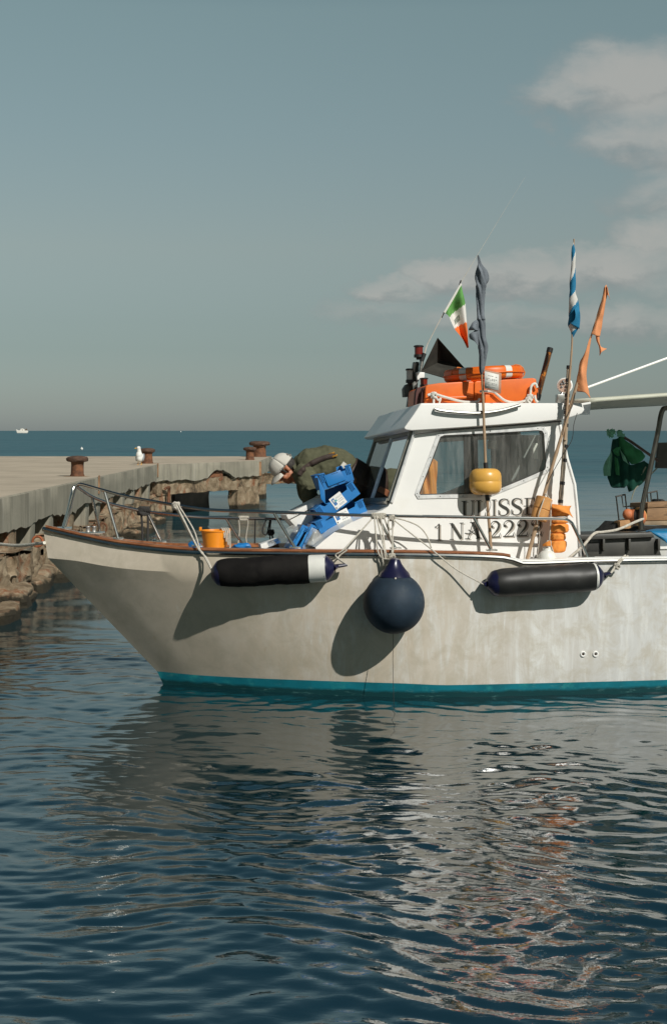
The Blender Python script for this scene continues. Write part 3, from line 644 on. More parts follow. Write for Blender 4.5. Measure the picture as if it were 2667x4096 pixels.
# ------------------------------------------------------------------ fenders and their ropes
ROPE = pmat('pale_grey_rope', (.50, .46, .39), .85, var=.2, scale=40, bump=.5, bscale=160)
ROPED = pmat('dark_rope', (.03, .028, .026), .85, var=.3)
BLK = pmat('black_fender_cover', (.010, .009, .0085), .8, var=.35, scale=7, bump=.35, bscale=9, col2=(.022, .02, .018), thr=(.5, .8), s2=5, spec=.1)
NAVY = pmat('navy_vinyl', (.009, .009, .034), .3, var=.2)
WHV = pmat('white_vinyl', (.66, .65, .60), .4, var=.06)
def rope(pts, r=.006, n=6): return MB().tube(spline(pts, n), r, 7)
def knot(mb, p, r):
    for k in range(3):
        a = [p+V((math.cos(g)*r*(1.1-.2*k), math.sin(g)*r*.9*(1 if k % 2 else -1), math.sin(g+k*2)*r)) for g in [i*math.pi/4 for i in range(9)]]
        mb.tube(a, r*.45, 6, cap=False)
    return mb
def hs(s, z): return thull(s, z)
def fender(name, label, uL, vL, uR, vR, rad, white0, eyeL, eyeR, mat):
    pa = bt(uL, vL, .9); sa, _, za = loc(pa); pb = bt(uR, vR, 1.0); sb, _, zb = loc(pb)
    pa = bt(uL, vL, hs(sa, za)+rad+.01); pb = bt(uR, vR, hs(sb, zb)+rad+.01)
    # the topsides curve: lift the axis clear of the widest point between
    pm = pa.lerp(pb, .5); sm, tm, zm = loc(pm); ex = max(0, hs(sm, zm)+rad+.005-tm); pa += BN*ex*.8; pb += BN*ex*.8
    ax = (pb-pa); Ln = ax.length; ax = ax/Ln
    t = thing(name, label, 'fender', pa.lerp(pb, .5)-V((0, 0, rad)), 'fenders hanging along the topsides')
    wob = lambda p: V((nz(p, 9, 1), nz(p, 9, 2), nz(p, 9, 3)))*.006+V((0, 0, nz(p, 3.5, 4)*.008))
    prof = [(-.005, rad*.45), (.0, rad*.80), (.03, rad*.93), (.09, rad)]+[(lerp(.12, Ln*white0-.01, i/14), rad*(1.0+.012*math.sin(i*2.1))) for i in range(15)]+[(Ln*white0, rad*.97)]
    obj('cover', MB().lathe(pa, ax, prof, 28), mat, t, disp=wob, sharp=60)
    w1 = .90 if white0 < .9 else white0+.02
    obj('band', MB().lathe(pa, ax, [(Ln*white0-.01, rad*.955), (Ln*w1, rad*.94)], 28), WHV, t)
    def cone(p, d, e):
        q = e-p; l_ = q.length; q = q/l_
        mb = MB().lathe(p, d, [(-.01, rad*.93), (.018, rad*.84), (.040, rad*.62), (.062, rad*.36)], 24)
        mb.tube([p+d*.05, p.lerp(e, .55), e], [rad*.42, rad*.26, rad*.20], 10, flat=.55); return mb
    obj('end_cone', cone(pa.lerp(pb, w1), ax, bt(*eyeR, loc(pb)[1]-.03)), NAVY, t, disp=lambda p: V((nz(p, 25, 1), nz(p, 25, 2), nz(p, 25, 3)))*.004)
    obj('end_cone', cone(pa+ax*.02, -ax, bt(*eyeL, loc(pa)[1]-.02)), NAVY, t)
    return t, pa, pb, bt(*eyeL, loc(pa)[1]-.02), bt(*eyeR, loc(pb)[1]-.03)
f1, a1, b1, eL, eR = fender('cylinder_fender', 'black cloth-covered fender with a broad white band and navy tip near the bow', 868, 2293, 1352, 2270, .112, .765, (852, 2290), (1386, 2258), BLK)
def onrail(u, v, dt=0): return btf(u, v, lambda s: trp(s)+dt)
def edge(u, v): return btf(u, v, lambda s: tg(s)+.05)
mb = rope([onrail(703, 2016, .02), onrail(745, 2100, .04), edge(790, 2190), edge(812, 2216), eL+BN*.03, eL], .008); mb.tube(spline([onrail(700, 2026, -.02), onrail(712, 2010, .0), onrail(720, 2030, .025), onrail(775, 2120, .03), edge(802, 2205), edge(826, 2232), eL+BN*.03], 6), .006, 7)
knot(mb, onrail(704, 2024, .0), .026); obj('lanyard', mb, ROPE, f1)
mb = rope([onrail(1490, 2072), edge(1380, 2193), edge(1342, 2222), eR+BN*.015], .006); mb.tube(spline([edge(1388, 2200), edge(1352, 2232), eR+BN*.02], 5), .006, 7); obj('lanyard', mb, ROPE, f1)
f3, a3, b3, eL3, eR3 = fender('cylinder_fender', 'black fender with a thin white ring hanging aft of the blue ball', 1968, 2334, 2408, 2304, .111, .915, (1924, 2334), (2438, 2293), pmat('black_vinyl_fender', (.016, .0155, .014), .5, var=.5, scale=5, bump=.15, bscale=8, col2=(.05, .048, .042), thr=(.66, .78), s2=5))
mb = rope([onrail(1560, 2068), onrail(1600, 2100, .02), edge(1728, 2200), edge(1820, 2275), eL3+BN*.02, eL3], .0055)
obj('lanyard', mb, ROPE, f3)
mb = rope([btf(2500, 2222, lambda s: tg(s)-.1), edge(2478, 2240), edge(2462, 2262), eR3+BN*.02], .008); knot(mb, edge(2466, 2266), .02); mb.tube(spline([btf(2510, 2224, lambda s: tg(s)-.12), edge(2484, 2244), edge(2455, 2280), eR3+BN*.015], 5), .007, 7)
obj('lanyard', mb, ROPE, f3)
# the round buoy fender
pc = bt(1575, 2412, 1.2); sc_, _, zc = loc(pc); rb = .237
pc = bt(1575, 2412, hs(sc_, zc)+rb-.045)
bf = thing('ball_fender', 'big round dark blue fender hanging amidships between the two black fenders', 'fender', pc-V((0, 0, rb)), 'fenders hanging along the topsides')
up = (V((0, 0, 1))+BA*.02).normalized()
prof = [(rb*math.sin(a), rb*math.cos(a)*(1-.0*a)) for a in [R(-89+i*150/18) for i in range(19)]]+[(rb*.98, rb*.42), (rb*1.05, rb*.33), (rb*1.18, rb*.24)]
BALL = pmat('faded_blue_vinyl', (.019, .032, .048), .62, var=.3, scale=4, bump=.15, bscale=14, spec=.25, col2=(.045, .058, .070), thr=(.58, .75), s2=7)
obj('body', MB().lathe(pc, up, prof, 36), BALL, bf, sharp=80)
obj('neck', MB().lathe(pc, up, [(rb*.86, rb*.53), (rb*.98, rb*.45), (rb*1.1, rb*.34), (rb*1.26, rb*.22), (rb*1.42, rb*.16), (rb*1.46, rb*.08)], 18), NAVY, bf, disp=lambda p: V((nz(p, 22, 1), nz(p, 22, 2), 0))*.012)
ptop = pc+up*rb*1.4
mb = MB()
RK = onrail(1512, 2062)
for us, vs in (((1497, 1510, 1534), (2064, 2200, 2235)), ((1505, 1534, 1544), (2064, 2190, 2238)), ((1520, 1530, 1540, 1552), (2066, 2120, 2200, 2236)), ((1534, 1556, 1572, 1556), (2064, 2130, 2200, 2240))):
    pts = [onrail(u, v, .02) if v < 2150 else edge(u, v) for u, v in zip(us, vs)]; mb.tube(spline(pts+[ptop], 5), .0065, 7)
for k in range(5): knot(mb, onrail(1495+k*9, 2064, 0), .019)
mb.tube(spline([edge(1522, 2195), edge(1535, 2260), edge(1552, 2312), pc+up*rb*.83+BN*rb*.56+BA*(-.02)], 5), .0075, 7)
mb.tube(spline([onrail(1563, 2064, .02), onrail(1552, 2090, .03), onrail(1560, 2118, .03), onrail(1576, 2098, .03), onrail(1570, 2070, .02)], 6), .006, 7)
mb.tube(spline([onrail(1568, 2066, .02), onrail(1570, 2120, .02), edge(1568, 2200), edge(1564, 2225), ptop], 5), .006, 7); knot(mb, edge(1566, 2228), .022); knot(mb, onrail(1566, 2072, 0), .02)
obj('lanyard', mb, ROPE, bf)
obj('tail_line', MB().tube([pc-up*rb*.98, pc-up*(rb+.20), V((pc.x, pc.y, -.05))], .0022, 6), ROPED, bf)
# loose lines along the rail
tag(obj('slack_line', rope([onrail(1568, 2070, .01), onrail(1620, 2082, -.02), onrail(1672, 2104, -.03), onrail(1705, 2140, -.02), edge(1724, 2190)], .0055), ROPE), 'pale slack line arching from the rail down to the varnished cap rail', 'rope')
tag(obj('deck_line', rope([bt(2275, 2232, .86), bt(2330, 2185, .85), bt(2375, 2135, .8), bt(2412, 2128, .7), bt(2470, 2118, .55), bt(2540, 2088, .4), bt(2572, 2075, .3)], .0115), ROPE), 'thick pale rope running from the side deck over the black tub', 'rope')
def srail(u, v, dt=0): return btf(u, v, lambda s: trs(s)+dt)
mb = rope([srail(955, 2076), srail(958, 2120), srail(952, 2178)], .0045); mb.tube(spline([srail(990, 2076, .02), srail(992, 2095, .02), srail(984, 2150), srail(990, 2180)], 5), .0045, 7)
for k in range(4): knot(mb, srail(962+8*k, 2073), .016)
tag(obj('tie_line', mb, ROPE), 'thin white line knotted on the far rail beside the orange bucket', 'rope')
mb = rope([srail(565, 2058), srail(568, 2100), srail(570, 2170)], .010); mb.tube(spline([srail(585, 2040), srail(592, 2060), srail(590, 2170)], 5), .010, 7)
for dx in (566, 574, 582): knot(mb, srail(dx, 2044), .03)
tag(obj('strap', mb, ROPED), 'black strap knotted round the far rail near the bow', 'strap')
mb = rope([srail(1066, 2075), srail(1052, 2110), srail(1052, 2132), srail(1066, 2138), srail(1074, 2110), srail(1080, 2076)], .0075)
mb.tube(spline([srail(1084, 2072), srail(1080, 2120), srail(1080, 2172)], 4), .006, 7); mb.tube(spline([srail(1084, 2120), srail(1090, 2150), srail(1094, 2170)], 4), .008, 7); knot(mb, srail(1084, 2130), .022)
tag(obj('coiled_line', mb, ROPED), 'dark looped line hanging from the far rail left of the white foam box', 'rope')
tag(obj('thin_rod', MB().tube([srail(1021, 2080), srail(1018, 2186)], .0065, 8), BLACKP), 'thin black rod standing against the far rail', 'rod')
mb = rope([at(-260, 2130, 15.5), at(-120, 2160, 13.8), at(0, 2177, 12.6), at(80, 2182, 12.0), at(178, 2171, 11.34)], .0135, 8)
tag(obj('mooring_rope', mb, pmat('bleached_rope', (.72, .68, .58), .85, var=.25, scale=30, bump=.6, bscale=90)), 'pale laid mooring rope stretched from the bow towards the quay at the left', 'rope')
# ------------------------------------------------------------------ roof gear
ORG = pmat('orange_plastic', (.74, .14, .008), .42, var=.12, scale=4, bump=.05, bscale=14, col2=(.62, .10, .006), thr=(.5, .8), s2=3)
def rbx(u0, v0, u1, v1, t0, t1):
    a = bt(u0, v0, t0); b_ = bt(u1, v1, t0); return a, b_
case = thing('liferaft_case', 'flat orange liferaft case lashed on the wheelhouse roof under the ring', 'liferaft', bt(1925, 1612, .3))
poly = [(1698, 1612), (1690, 1590), (1698, 1545), (1712, 1538), (1760, 1531), (1895, 1524), (2000, 1520), (2080, 1514), (2130, 1511), (2144, 1514), (2146, 1545), (2152, 1560), (2152, 1568), (2146, 1572), (2148, 1612)]
RT = .70
def px3(pts, t): return [bt(u, v, t) for u, v in pts]
left = [(1698, 1612), (1702, 1545), (1712, 1538), (1760, 1531), (1890, 1524), (1896, 1530), (1896, 1612)]
right = [(1897, 1612), (1897, 1530), (1905, 1523), (2080, 1514), (2130, 1511), (2144, 1515), (2146, 1545), (2152, 1560), (2152, 1568), (2146, 1572), (2148, 1612)]
obj('shell', MB().prism(px3(left, RT), BN*-.62), ORG, case, bevel=.018, seg=3); obj('shell', MB().prism(px3(right, RT+.015), BN*-.65), ORG, case, bevel=.018, seg=3)
obj('bottom_lip', MB().prism(px3([(1702, 1600), (1702, 1590), (1893, 1582), (1893, 1592)], RT+.022), -BN*.02), ORG, case, bevel=.006)
obj('corner_block', MB().prism(px3([(1908, 1612), (1908, 1578), (1922, 1573), (1952, 1570), (1960, 1580), (1960, 1612)], RT+.035), -BN*.03), ORG, case, bevel=.008)
for u in (1668, 1692):
    obj('strap', MB().prism(px3([(u-9, 1618), (u-5, 1570), (u, 1551), (u+14, 1546), (u+12, 1580), (u+12, 1612)], RT-.10+.06*(u > 1680)), -BN*.06), pmat('brown_webbing', (.09, .035, .03), .8, var=.2), case, bevel=.004)
mb = MB(); q = lambda u, v, d=.03: bt(u, v, RT+.02+d)
mb.tube(spline([q(1710, 1580), q(1735, 1575), q(1780, 1588), q(1850, 1606), q(1905, 1606), q(1918, 1594)], 6), .0105, 8); mb.tube(spline([q(1918, 1565), q(1970, 1566), q(1990, 1580), q(2020, 1602), q(2060, 1610), q(2100, 1602), q(2118, 1585), q(2124, 1545), q(2140, 1534), q(2148, 1550)], 6), .0105, 8)
mb.tube(spline([q(1732, 1578), q(1734, 1600), q(1732, 1640)], 4), .010, 8); mb.tube(spline([q(1740, 1582), q(1752, 1600), q(1762, 1592), q(1756, 1612)], 4), .008, 8); knot(mb, q(1734, 1580), .02); knot(mb, q(2118, 1590), .022); knot(mb, q(2112, 1600), .022)
mb.tube(spline([q(2138, 1580), q(2142, 1600), q(2150, 1608)], 4), .010, 8)
obj('lashing', mb, pmat('white_rope', (.66, .63, .57), .8, var=.12, bump=.4, bscale=150), case)
rc = bt(1932, 1496, .44); rx = (bt(2082, 1490, .44)-bt(1780, 1506, .44)); Rm = rx.length/2-.058; rx = rx.normalized(); ry = (-BN+BZ*.035).normalized(); rz = rx.cross(ry).normalized()
ring = thing('lifebuoy', 'orange ring lifebuoy with a white reflective band lying on the liferaft case', 'lifebuoy', rc-V((0, 0, .06)))
def arc(a0, a1, n, r_): return [rc+rx*math.cos(a)*Rm+ry*math.sin(a)*Rm for a in [lerp(a0, a1, i/n) for i in range(n+1)]]
def ringtube(angs, rr_, n=24, closed=False):
    G = []
    for a in angs:
        o = rx*math.cos(a)+ry*math.sin(a); c = rc+o*Rm; row = []
        for k in range(n+1):
            g = 2*math.pi*k/n; cx = math.copysign(abs(math.cos(g))**.62, math.cos(g)); cy = math.copysign(abs(math.sin(g))**.62, math.sin(g)); row.append(c+o*cx*rr_*1.05+rz*cy*rr_*.93)
        G.append(row)
    return MB().grid(G)
obj('ring', ringtube([2*math.pi*i/64 for i in range(65)], .057), ORG, ring, sharp=60, disp=lambda p: V((0, 0, nz(p, 5, 2)*.004)))
obj('seam', MB().grid([[rc+(rx*math.cos(a)+ry*math.sin(a))*(Rm+.066)+rz*d for a in [2*math.pi*i/64 for i in range(65)]] for d in (-.010, .002)]), ORG, ring, solid=.006)
for a in (-1.15, 1.9, .4, -2.4): obj('reflective_band', ringtube([a-.10+.2*i/6 for i in range(7)], .0585), WHV, ring, sharp=60)
for a in (-.25, -2.75):
    mb = MB(); p = rc+rx*math.cos(a)*Rm+ry*math.sin(a)*Rm; o_ = rx*math.cos(a)+ry*math.sin(a)
    mb.tube([p+o_*.066*math.cos(g)+rz*.063*math.sin(g)+rx*(.004*math.sin(g*1.3)+.0009*g) for g in [i*math.pi/6 for i in range(37)]], .004, 6, cap=False)
    obj('cord', mb, pmat('orange_cord', (.55, .17, .03), .7), ring)
a = bt(2149, 1590, .55); b_ = bt(2198, 1400, .55); tl_ = thing('tube_light', 'leaning amber tube lamp with a black cap at the aft end of the wheelhouse roof', 'lamp', a)
d = (b_-a); ln = d.length; d = d/ln
AMB = pmat('amber_tube', (.10, .040, .012), .14, var=.5, scale=9, col2=(.62, .22, .03), thr=(.56, .64), s2=13, spec=.7)
obj('tube', MB().lathe(a, d, [(0, .024), (ln*.99, .024)], 18), AMB, tl_); obj('cap', MB().lathe(b_, d, [(-.02, .0265), (.018, .0265), (.022, .022)], 18), BLACKP, tl_); obj('base', MB().lathe(a, d, [(-.02, .028), (.03, .027)], 18), BLACKP, tl_)
# ------------------------------------------------------------------ flags and marker poles
def bamboo(pts, r0, r1, mat, par, name='pole', nodes_=7):
    P = spline(pts, 10); n = len(P); rs = []
    for i in range(n):
        k = i/(n-1); ph = (k*nodes_*1.0) % 1; rs.append(lerp(r0, r1, k)*(1.13 if min(ph, 1-ph) < .07 else 1.0))
    return obj(name, MB().tube(P, rs, 10), mat, par)
BAM = pmat('weathered_bamboo', (.36, .24, .145), .6, var=.25, scale=5, stretch=(8, 8, 1), col2=(.24, .17, .12), thr=(.55, .75), s2=6)
BAMG = pmat('grey_bamboo', (.33, .27, .20), .65, var=.3, scale=6, col2=(.12, .09, .07), thr=(.58, .72), s2=8)
TAPE = pmat('black_tape', (.012, .011, .011), .5)
def twisted(pts, prof, folds, depth, twist, mats, stripe=None, n=36, seed=0, par=None, name='furled_flag', rows=70):
    """cloth wound round a pole: prof gives (k, radius) along the axis, folds spiral round it"""
    P = spline(pts, 12); rf = interp(prof); mb = MB(); m_ = rows
    def pos(k):
        x = k*(len(P)-1); i = min(int(x), len(P)-2); return P[i].lerp(P[i+1], x-i)
    ax = (P[-1]-P[0]).normalized(); X = ax.cross(BN).normalized(); Y_ = ax.cross(X); G = []
    for i in range(m_+1):
        k = i/m_; c = pos(k); r_ = rf(k); row = []
        for j in range(n):
            a = 2*math.pi*j/n; ph = a*folds+twist*k*folds/2+1.5*math.sin(7*k+seed)
            w_ = math.sin(ph)+.45*math.sin(2*ph+1+3*k)+.8*mnoise.noise(V((math.cos(a)*1.4, math.sin(a)*1.4, k*9+seed)))
            rr_ = r_*(1+depth*w_); row.append(c+(X*math.cos(a)+Y_*math.sin(a))*rr_)
        G.append(row+[row[0]])
    f = None
    if stripe: f = lambda i, j: int(((j/n+twist*i/m_/(2*math.pi)*stripe[0]+.03*math.sin(i*.3)) % 1) > stripe[1])
    mb.grid(G, mif=f); return obj(name, mb, mats, par, sharp=70)
tp = .89
GREYC = pmat('grey_blue_cloth', (.15, .168, .188), .9, var=.25, scale=10, bump=.3, bscale=60, spec=.2)
mp1 = thing('marker_pole', 'bamboo marker pole with a furled grey flag and a yellow float against the wheelhouse window', 'marker pole', bt(1963, 2200, tp), 'fishing marker poles leaning on the wheelhouse')
P1L = [(1963, 2205), (1958, 2120), (1951, 2038), (1942, 1866), (1933, 1640), (1930, 1560), (1926, 1473), (1922, 1250), (1916, 1040)]
bamboo([bt(u, v, tp) for u, v in P1L], .0135, .008, BAM, mp1, nodes_=9)
fz = lambda y: 900+y*.3871; fx_ = lambda x: 1400+x*.3871
ck = [(1540, 1358, 10), (1500, 1360, 24), (1400, 1368, 36), (1330, 1372, 42), (1250, 1372, 52), (1150, 1355, 44), (1050, 1358, 42), (985, 1352, 40), (960, 1349, 44), (800, 1346, 40), (690, 1347, 42), (620, 1353, 58), (560, 1357, 62), (480, 1355, 52), (430, 1345, 34), (380, 1335, 18), (310, 1322, 7)]
pts = [bt(fx_(x), fz(y), tp+.005) for y, x, w_ in ck]; prof = [(i/(len(ck)-1), w_*.3871/5556*10.95*.92) for i, (y, x, w_) in enumerate(ck)]
twisted(pts, prof, 4, .27, 13, GREYC, par=mp1, seed=2)
def clothpatch(pts_grid, mat, par, name='flag', wob=.012, fr=14, seed=0, nu=14, nv=18, mif=None, sol=.002, sub=0):
    """pts_grid: rows of control points -> smooth wobbly sheet"""
    rows = [spline(r, max(1, nu//(len(r)-1))) for r in pts_grid]; cols = list(zip(*rows)); C = [spline(c, max(1, nv//(len(pts_grid)-1))) for c in cols]
    G = [[p+BN*wob*(math.sin(p.x*fr*3+p.z*fr+seed)+.7*nz(p, fr, seed)) for p in c] for c in C]
    return obj(name, MB().grid(G, mif=mif), mat, par, sharp=80, solid=sol)
q = lambda x, y, d=0: bt(fx_(x), fz(y), tp+d)
clothpatch([[q(1335, 980, .02), q(1290, 985, .03), q(1258, 1010, .05)], [q(1330, 1030, .02), q(1270, 1050, .06), q(1226, 1078, .03)], [q(1320, 1090, .02), q(1290, 1085, .05), q(1250, 1085, .02)]], GREYC, mp1, 'loose_fold', seed=1)
clothpatch([[q(1325, 1060, .02), q(1280, 1090, .04), q(1228, 1125, .05)], [q(1325, 1130, .03), q(1285, 1150, .05), q(1226, 1155, .02)], [q(1322, 1250, .03), q(1285, 1205, .04), q(1240, 1180, .02)]], GREYC, mp1, 'loose_fold', seed=3)
for y0, y1 in ((1858, 1866),): obj('lashing', MB().tube([bt(1941.5, 1850, tp), bt(1943, 1874, tp)], .019, 10), TAPE, mp1)
YEL = pmat('yellow_float_plastic', (.66, .355, .07), .33, var=.1, scale=4, bump=.04, bscale=18, coat=.15)
fc0 = bt(1942, 1979, tp); fc1 = bt(1940, 1874, tp); d = fc1-fc0; h_ = d.length; d = d/h_; r_ = .129
obj('float', MB().lathe(fc0, d, [(0, .03), (.001, r_*.58), (.008, r_*.74), (.022, r_*.88), (.042, r_*.965), (.068, r_), (h_*.5-.003, r_), (h_*.5-.001, r_*.992), (h_*.5+.001, r_*.992), (h_*.5+.003, r_), (h_-.068, r_), (h_-.042, r_*.965), (h_-.022, r_*.88), (h_-.008, r_*.74), (h_-.001, r_*.58), (h_, .03)], 36), YEL, mp1, sharp=50)
obj('tie', MB().tube([bt(1947, 1980, tp), bt(1950, 2002, tp)], .018, 8), TAPE, mp1)
mb = rope([bt(1955, 1990, tp+.02), bt(1962, 2020, tp+.03), bt(1950, 2050, tp+.02), bt(1938, 2020, tp+.03), bt(1944, 2000, tp+.02)], .002); obj('twine', mb, ROPED, mp1)
a, b_, c, d_ = [bt(u, v, tp+.03) for u, v in ((1938, 1484), (1995, 1498), (1993, 1562), (1937, 1550))]
cd = obj('card', MB().add([a, b_, c, d_], [[0, 1, 2, 3]]), pmat('white_card', (.68, .67, .62), .7, var=.05), mp1, solid=.002)
a2, b2, c2, d2 = [bt(u, v, tp+.026) for u, v in ((1936, 1477), (2005, 1492), (2003, 1575), (1936, 1556))]
obj('sleeve', MB().add([a2, b2, c2, d2], [[0, 1, 2, 3]]), pmat('worn_clear_sleeve', (.55, .40, .30), .3, alpha=.55), cd, solid=.001)
mb = MB()
for k in (.2, .38, .45, .62, .7, .85):
    for j in range(6):
        if (j*7+int(k*100)) % 4: mb.tube([a.lerp(d_, k).lerp(b_.lerp(c, k), .12+.13*j)+BN*.003, a.lerp(d_, k).lerp(b_.lerp(c, k), .21+.13*j)+BN*.003], .0022, 4)
obj('faded_print', mb, pmat('faded_print_ink', (.50, .50, .48), .8), cd)
# leaning pole: brown float, tattered orange flag
t2 = .915
mp2 = thing('marker_pole', 'leaning bamboo marker pole with a brown foam float and a torn orange flag', 'marker pole', bt(2111, 2230, t2), 'fishing marker poles leaning on the wheelhouse')
bamboo([bt(u, v, t2) for u, v in [(2108, 2236), (2144, 2103), (2177, 1977), (2213, 1850), (2249, 1731), (2310, 1526), (2330, 1460)]], .0155, .0125, BAM, mp2)
bamboo([bt(u, v, t2-.01) for u, v in [(2300, 1560), (2360, 1357), (2400, 1222), (2425, 1139)]], .008, .005, pmat('pale_stick', (.5, .40, .30), .6), mp2, 'stick')
BRN = pmat('brown_foam_float', (.56, .27, .085), .75, var=.15, scale=12, bump=.3, bscale=40, col2=(.32, .13, .03), thr=(.62, .72), s2=9)
e0 = bt(2152, 2082, t2); e1 = bt(2178, 1990, t2); d = (e1-e0); h_ = d.length; d = d/h_
obj('float', MB().lathe(e0, d, [(0, .02), (0.001, .060), (.006, .066), (h_*.46, .069), (h_*.49, .064), (h_*.52, .070), (h_-.006, .067), (h_, .060), (h_+.001, .02)], 26), BRN, mp2, sharp=40, disp=lambda p: V((nz(p, 30, 1), nz(p, 30, 2), nz(p, 30, 3)))*.003)
mb = rope([bt(2182, 1980, t2+.03), bt(2170, 2010, t2+.08), bt(2155, 2055, t2+.08), bt(2148, 2086, t2+.05), bt(2150, 2098, t2)], .0045); mb.tube(spline([bt(2180, 1975, t2+.02), bt(2195, 1990, t2+.05), bt(2203, 2015, t2+.05), bt(2202, 2080, t2+.03), bt(2197, 2160, t2+.02)], 5), .0045, 6)
for u in (2128, 2156): mb.tube([bt(2153, 2095, t2), bt(u+2, 2150, t2+.01), bt(u-8, 2230, t2)], .003, 6)
obj('twine', mb, ROPE, mp2)
OC = pmat('faded_orange_cloth', (.66, .27, .12), .85, var=.14, scale=9, bump=.2, bscale=60, spec=.2)
q = lambda x, y, d=0: bt(2000+x*.4303, 900+y*.4303, t2-.0+d)
clothpatch([[q(860, 1010), q(848, 1030, .02), q(838, 1040)], [q(838, 1110), q(815, 1100, .02), q(792, 1185)], [q(815, 1230), q(780, 1240, .03), q(748, 1265)], [q(805, 1370), q(765, 1360, .05), q(720, 1370)], [q(815, 1480), q(770, 1460, .03), q(708, 1435)], [q(840, 1612), q(790, 1560, .02), q(716, 1548)]], OC, mp2, 'flag', wob=.010, seed=2, nv=30)
clothpatch([[q(985, 552), q(978, 565, .02), q(968, 580)], [q(1000, 640), q(980, 650, .02), q(950, 690)], [q(978, 720), q(955, 740, .02), q(925, 760)], [q(955, 850), q(925, 850, .03), q(895, 860)], [q(945, 955), q(900, 950, .03), q(865, 960)], [q(930, 1030), q(890, 1030, .02), q(840, 1010)]], OC, mp2, 'flag', wob=.010, seed=4, nv=30)
clothpatch([[q(985, 570), q(992, 575, .02), q(996, 590)], [q(990, 650), q(1005, 650, .03), q(1018, 690)]], OC, mp2, 'rag_end', seed=5)
clothpatch([[q(890, 1000), q(905, 1005, .02), q(925, 1015)], [q(900, 1070), q(915, 1075, .02), q(930, 1090)], [q(925, 1130), q(935, 1125, .02), q(945, 1130)], [q(925, 1215), q(945, 1180, .03), q(990, 1150)]], OC, mp2, 'rag_end', seed=6)
# upright bundle: thick pole, thin pole with furled blue and white flag, stacked orange floats
t3 = .90
mp3 = thing('marker_pole', 'upright bamboo marker pole with a furled blue and white flag and stacked orange cloth floats', 'marker pole', bt(2238, 2215, t3), 'fishing marker poles leaning on the wheelhouse')
bamboo([bt(u, v, t3) for u, v in [(2234, 2200), (2241, 2019), (2252, 1870), (2262, 1720), (2266, 1620), (2272, 1500), (2275, 1462)]], .020, .0150, BAMG, mp3, nodes_=9)
bamboo([bt(u, v, t3+.02) for u, v in [(2258, 1760), (2270, 1600), (2281, 1462), (2288, 1352), (2292, 1150), (2295, 955)]], .0105, .0055, BAM, mp3, nodes_=8)
mb = MB()
for (u, v) in ((2275, 1468), (2261, 1784), (2248, 1932), (2241, 2005), (2268, 1580), (2264, 1650), (2271, 1520), (2262, 1700), (2256, 1840)): mb.tube([bt(u-.6, v+7, t3), bt(u+.6, v-6, t3)], .0215, 10)
for v in (1600, 1625, 1640, 1665, 1550, 1535): mb.tube([bt(2266-(v-1600)*.04, v, t3), bt(2266.4-(v-1600)*.04, v-3, t3)], .0195, 10)
obj('tape', mb, TAPE, mp3)
mb = MB().tube(spline([bt(2263, 1790, t3+.03), bt(2256, 1900, t3+.03), bt(2246, 2000, t3+.03)], 5), .003, 6).tube(spline([bt(2300, 1570, t3+.03), bt(2290, 1620, t3+.05), bt(2262, 1680, t3+.05), bt(2248, 1740, t3+.05)], 5), .003, 6)
mb.tube(spline([bt(2308, 1652, t3-.03), bt(2302, 1670, t3-.02), bt(2294, 1700, t3), bt(2286, 1760, t3+.02), bt(2250, 1820, t3+.03), bt(2210, 1890, t3+.03), bt(2188, 1935, t3+.04)], 5), .0028, 6)
obj('twine', mb, ROPED, mp3)
fl3 = [(1062, 665, 12), (1045, 672, 16), (1000, 680, 44), (960, 684, 80), (915, 683, 110), (850, 684, 112), (760, 686, 92), (690, 680, 78), (640, 674, 66), (540, 674, 58), (450, 677, 46), (350, 680, 42), (260, 681, 36), (190, 679, 22), (165, 682, 10), (125, 686, 8)]
q = lambda x, y, d=0: bt(2000+x*.4303, 900+y*.4303, t3+.02+d)
BLU = pmat('blue_flag_cloth', (.022, .165, .30), .85, var=.2, scale=14, bump=.2, bscale=70, spec=.2); WHC = pmat('white_flag_cloth', (.58, .56, .52), .9, var=.1, scale=14, spec=.2)
pts = [q(x, y) for y, x, w_ in fl3]; prof = [(i/(len(fl3)-1), w_*.4303/5556*10.95*.5) for i, (y, x, w_) in enumerate(fl3)]
twisted(pts, prof, 2, .10, -26, [BLU, WHC], stripe=(1.0, .56), par=mp3, seed=5, rows=90)
clothpatch([[q(720, 735, .03), q(735, 790, .05), q(742, 860, .04), q(735, 965, .03)], [q(690, 780, .07), q(700, 830, .09), q(690, 880, .08), q(655, 915, .07)]], BLU, mp3, 'flag_corner', wob=.004, seed=1)
OFC = pmat('orange_float_cloth', (.76, .27, .055), .8, var=.12, scale=9, bump=.45, bscale=34, spec=.25)
zf = lambda x, y, d=0: bt(2080+x*.19355, 1900+y*.19355, t3+d)
def lump(x0, x1, y0, y1, seed, tl=0):
    c = zf((x0+x1)/2, (y0+y1)/2, .0); h_ = (zf(x0, y0)-zf(x0, y1)).length/2; r_ = (zf(x1, y0)-zf(x0, y0)).length/2
    mb = MB(); G = []
    for i in range(15):
        a = lerp(-1, 1, i/14); rr_ = r_*max(.55, (1-abs(a)**9)**.5*(.94+.08*math.cos(a*1.6)))
        G.append([c+V((0, 0, 1))*a*h_*1.06+(BA*math.cos(g)+BN*math.sin(g)*.9)*rr_*(1+.035*math.sin(g*9+seed+a*2)+.07*mnoise.noise(V((math.cos(g)*2, math.sin(g)*2, a*1.5+seed))))+BA*tl*a for g in [k*2*math.pi/40 for k in range(41)]])
    mb.grid(G); mb.add(G[0][:-1], [list(range(40))]); mb.add(G[-1][:-1], [list(range(40))]); return obj('float', mb, OFC, mp3, sharp=75)
